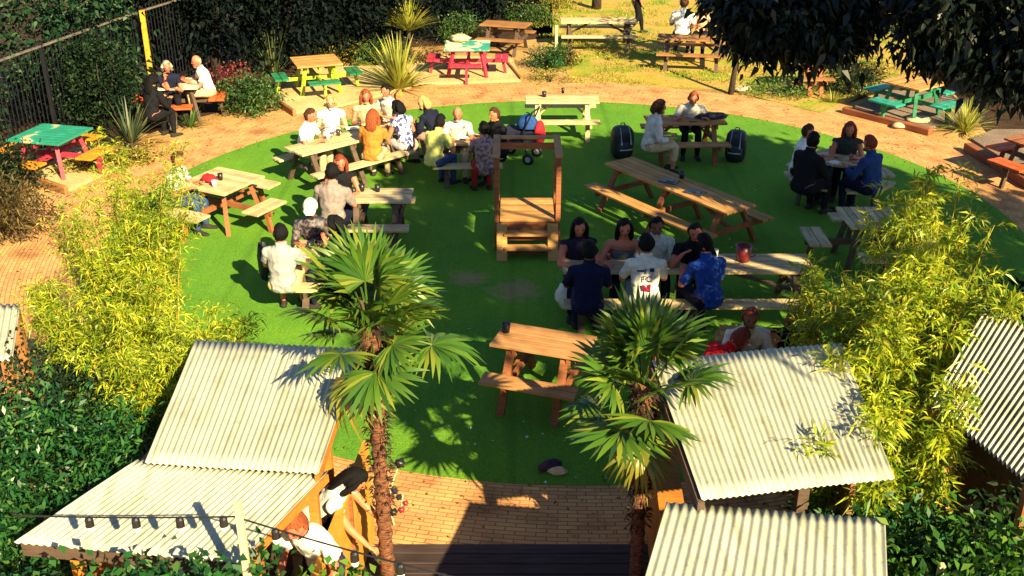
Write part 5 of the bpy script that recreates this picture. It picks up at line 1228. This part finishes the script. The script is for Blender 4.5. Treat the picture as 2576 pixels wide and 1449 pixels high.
def lump(name, label, cat, loc, size, mat, seed, rz=0, group=None, extra=None):
    b = MB(); b.ball((0, 0, size[2]*.48), (size[0]/2, size[1]/2, size[2]/2), 18, 12, lambda v: v*(1+.30*noise.noise(v*2.1+Vector((seed, 0, 0)))+.12*noise.noise(v*6+Vector((0, seed, 0)))))
    b.v = [(x, y, max(.003, z)) for x, y, z in b.v]
    if extra: extra(b)
    return solo(name, b, M[mat], label, cat, loc, rz, group, True)
lump('jacket', 'dark navy jacket lying on the table beside the person leaning on both arms', 'jacket', G(1790, 299, .75), (.62, .22, .13), 'navycloth', 3, .05)
lump('red_bag', 'red bag on the slatted square table', 'bag', G(527, 458, .75), (.24, .18, .14), 'redcloth', 5)
lump('handbag', 'cream white bag on the ground at the left end of the very long near bench', 'bag', G(1424, 775, 0), (.28, .24, .40), 'white', 8)
lump('red_bag', 'red bag at the right of the person in white behind the tilted roof', 'bag', G(1950, 858, .75), (.20, .16, .13), 'redcloth', 9)
lump('cloth_bundle', 'dark purple cloth bundle lying on the near turf', 'cloth', G(1383, 1180, 0), (.26, .15, .11), 'purple', 11, .45)
lump('cloth_bundle', 'cream coloured cloth bundle lying in front of the purple one on the near turf', 'cloth', G(1402, 1192, 0), (.20, .11, .08), 'cream', 12, -.1)
lump('folded_blanket', 'pinkish brown folded blanket on the pink red framed table', 'blanket', G(1158, 104, .75), (.5, .4, .18), 'cream', 13)
lump('coat', 'dark coat hanging down at the left side of the person in the grey tee', 'coat', G(668, 705, .10), (.16, .14, .62), 'bag', 14)
def jug():
    b = MB(); b.lathe([(.085, 0), (.11, .22), (.105, .22), (.08, .02)], (0, 0, 0), 16); b.tube([(.1, 0, .19), (.17, 0, .16), (.16, 0, .07), (.09, 0, .05)], .011, 8)
    solo('jug', b, M['redplastic'], 'dark red jug standing on the right half of the very long table', 'jug', G(1868, 655, .751), 0, None, True)
jug()
def backpack(px, py, rz, label, s=1.0):
    t = thing('backpack', label, 'backpack', G(px, py), rz, 'backpacks on the turf'); t.scale = (s, s, s)
    b = MB(); b.ball((0, 0, .30), (.20, .17, .31), 16, 12, lambda v: Vector((math.copysign(abs(v.x)**.5, v.x), math.copysign(abs(v.y)**.5, v.y), math.copysign(abs(v.z)**.6, v.z)))); b.build('main_compartment', M['bag'], t, None, True)
    b = MB(); b.ball((0, -.16, .20), (.15, .08, .16), 14, 10, lambda v: Vector((math.copysign(abs(v.x)**.7, v.x), v.y, math.copysign(abs(v.z)**.7, v.z)))); b.build('front_pocket', M['bag'], t, None, True)
    for sx in (-1, 1):
        b = MB(); b.tube([(sx*.08, -.10, .60), (sx*.09, -.19, .48), (sx*.09, -.25, .32)], [(.016, .006)]*3, 6); b.build('strap', M['strap'], t)
    b = MB(); b.tube([(-.05, 0, .59), (-.03, 0, .66), (.03, 0, .66), (.05, 0, .59)], .012, 6); b.build('handle', M['bag'], t)
    b = MB(); b.tube([(-.12, -.24, .22), (0, -.255, .22), (.12, -.24, .22)], [(.012, .005)]*3, 6); b.build('reflective_strip', M['strap'], t)
backpack(1563, 396, .25, 'black backpack standing at the left of the table with two people', 1.05)
backpack(1848, 404, -.3, 'black backpack standing at the right of the table with two people', 1.0)
def pushchair():
    t = thing('pushchair', 'dark pushchair with blue hood and red side, parked behind the wooden steps', 'pushchair', G(1312, 402), math.radians(-20))
    b = MB(); b.prism([(-.30, -.20), (.30, -.20), (.30, .20), (-.30, .20)], .34, .62); b.v = [(x*(1.0 if z < .5 else 1.15), y, z) for x, y, z in b.v]; b.build('seat', M['navycloth'], t)
    b = MB(); b.ball((.12, 0, .68), (.22, .20, .24), 16, 10, lambda v: Vector((v.x, v.y, max(-.05, v.z)))); b.build('hood', M['bluedark'], t, None, True)
    b = MB(); b.ball((.36, 0, .56), (.10, .2, .26), 12, 8); b.build('side_bag', M['redcloth'], t, None, True)
    for s in (-1, 1):
        b = MB(); b.tube([(.2, s*.24, .12), (.1, s*.24, .6), (.28, s*.22, 1.02)], .014, 8); b.tube([(-.3, s*.24, .10), (.1, s*.24, .6)], .014, 8); b.build('frame_tube', M['iron'], t)
        for x in (-.32, .22):
            b = MB(); b.lathe([(.03, -.02), (.10, -.022), (.115, 0), (.10, .022), (.03, .02)], (x, s*.26, .115), 18, Matrix.Rotation(PI/2, 3, 'X')); wh = b.build('wheel', M['black'], t, None, True)
            b = MB(); b.lathe([(.01, -.03), (.055, -.026), (.055, .026), (.01, .03)], (x, s*.26, .115), 14, Matrix.Rotation(PI/2, 3, 'X')); b.build('hub', M['strap'], wh)
    b = MB(); b.tube([(.28, -.22, 1.02), (.30, 0, 1.03), (.28, .22, 1.02)], .018, 8); b.build('handle', M['black'], t)
pushchair()
# pale scraps on the near turf
SC = [(1110, 1068), (1185, 1078), (1240, 1112), (1317, 1063), (1325, 1102), (1365, 1094), (1420, 1112), (1440, 1108), (1372, 1216), (1448, 1205), (1524, 1205), (1088, 1100), (1195, 1120), (1045, 1035), (1840, 625), (1835, 603), (1960, 408), (1180, 830), (1075, 888), (1050, 760), (1100, 845), (1000, 640), (2100, 700), (1900, 480)]
sb_ = MB(); sb_.add([(-.02, -.012, 0), (.018, -.015, .004), (.022, .012, .014), (-.016, .014, .006), (-.02, -.012, -.003), (.018, -.015, .001), (.022, .012, .011), (-.016, .014, .003)], [(0, 1, 2, 3), (7, 6, 5, 4), (0, 4, 5, 1), (1, 5, 6, 2), (2, 6, 7, 3), (3, 7, 4, 0)])
sme = sb_.mesh('paper_scrap', M['scrap'])
for i, (px, py) in enumerate(SC):
    q = G(px, py); o = link('paper_scrap', sme, None, (q.x, q.y, .016)); o.rotation_euler = (0, 0, i*1.7); s_ = .6+.4*((i*37) % 10)/10; o.scale = (s_, s_, s_)
    tag(o, 'tiny pale scrap lying on the green turf', 'litter', 'pale scraps on the turf')
# slender plant with dark heads beside the left palm trunk
def dark_heads():
    q = G(992, 1322); t = thing('flowering_plant', 'slender leaning plant with pale stems and dark round heads beside the left palm trunk', 'plant', q)
    b = MB(); b.tube([(0, 0, 0), (-.05, .02, .25), (.0, .04, .48), (.07, .05, .68)], [.012, .012, .010, .008], 8); b.tube([(-.02, .01, .1), (.08, .0, .22), (.10, .02, .36)], [.010, .008, .006], 8); b.build('stem', M['palepost'], t, None, True)
    for c, r, m in (((.08, .05, .70), .045, 'black'), ((.02, .02, .40), .03, 'navycloth'), ((.06, 0, .34), .028, 'navycloth'), ((.12, .0, .27), .026, 'redplastic'), ((.08, -.01, .20), .03, 'redplastic'), ((.0, -.01, .17), .035, 'black'), ((-.04, .0, .31), .03, 'redplastic')):
        b = MB(); b.ball(c, r, 10, 8, lambda v: v*(1+.7*noise.noise(v*3.5))); b.build('flower_head', M[m], t, None, True)
    rng = np.random.default_rng(5); P = np.array([(-.05+.02*i, .02, .25+.06*i) for i in range(5)]); D = np.array([(-.5, .1, .6), (-.6, 0, .5), (.5, .1, .5), (-.4, .2, .7), (.3, 0, .8)])
    V, F = leaf_arrays(P, D, .16, .03, rng, .2); link('leaves', mesh_np('leaves', V, F, M['yellowleaf']), t)
dark_heads()
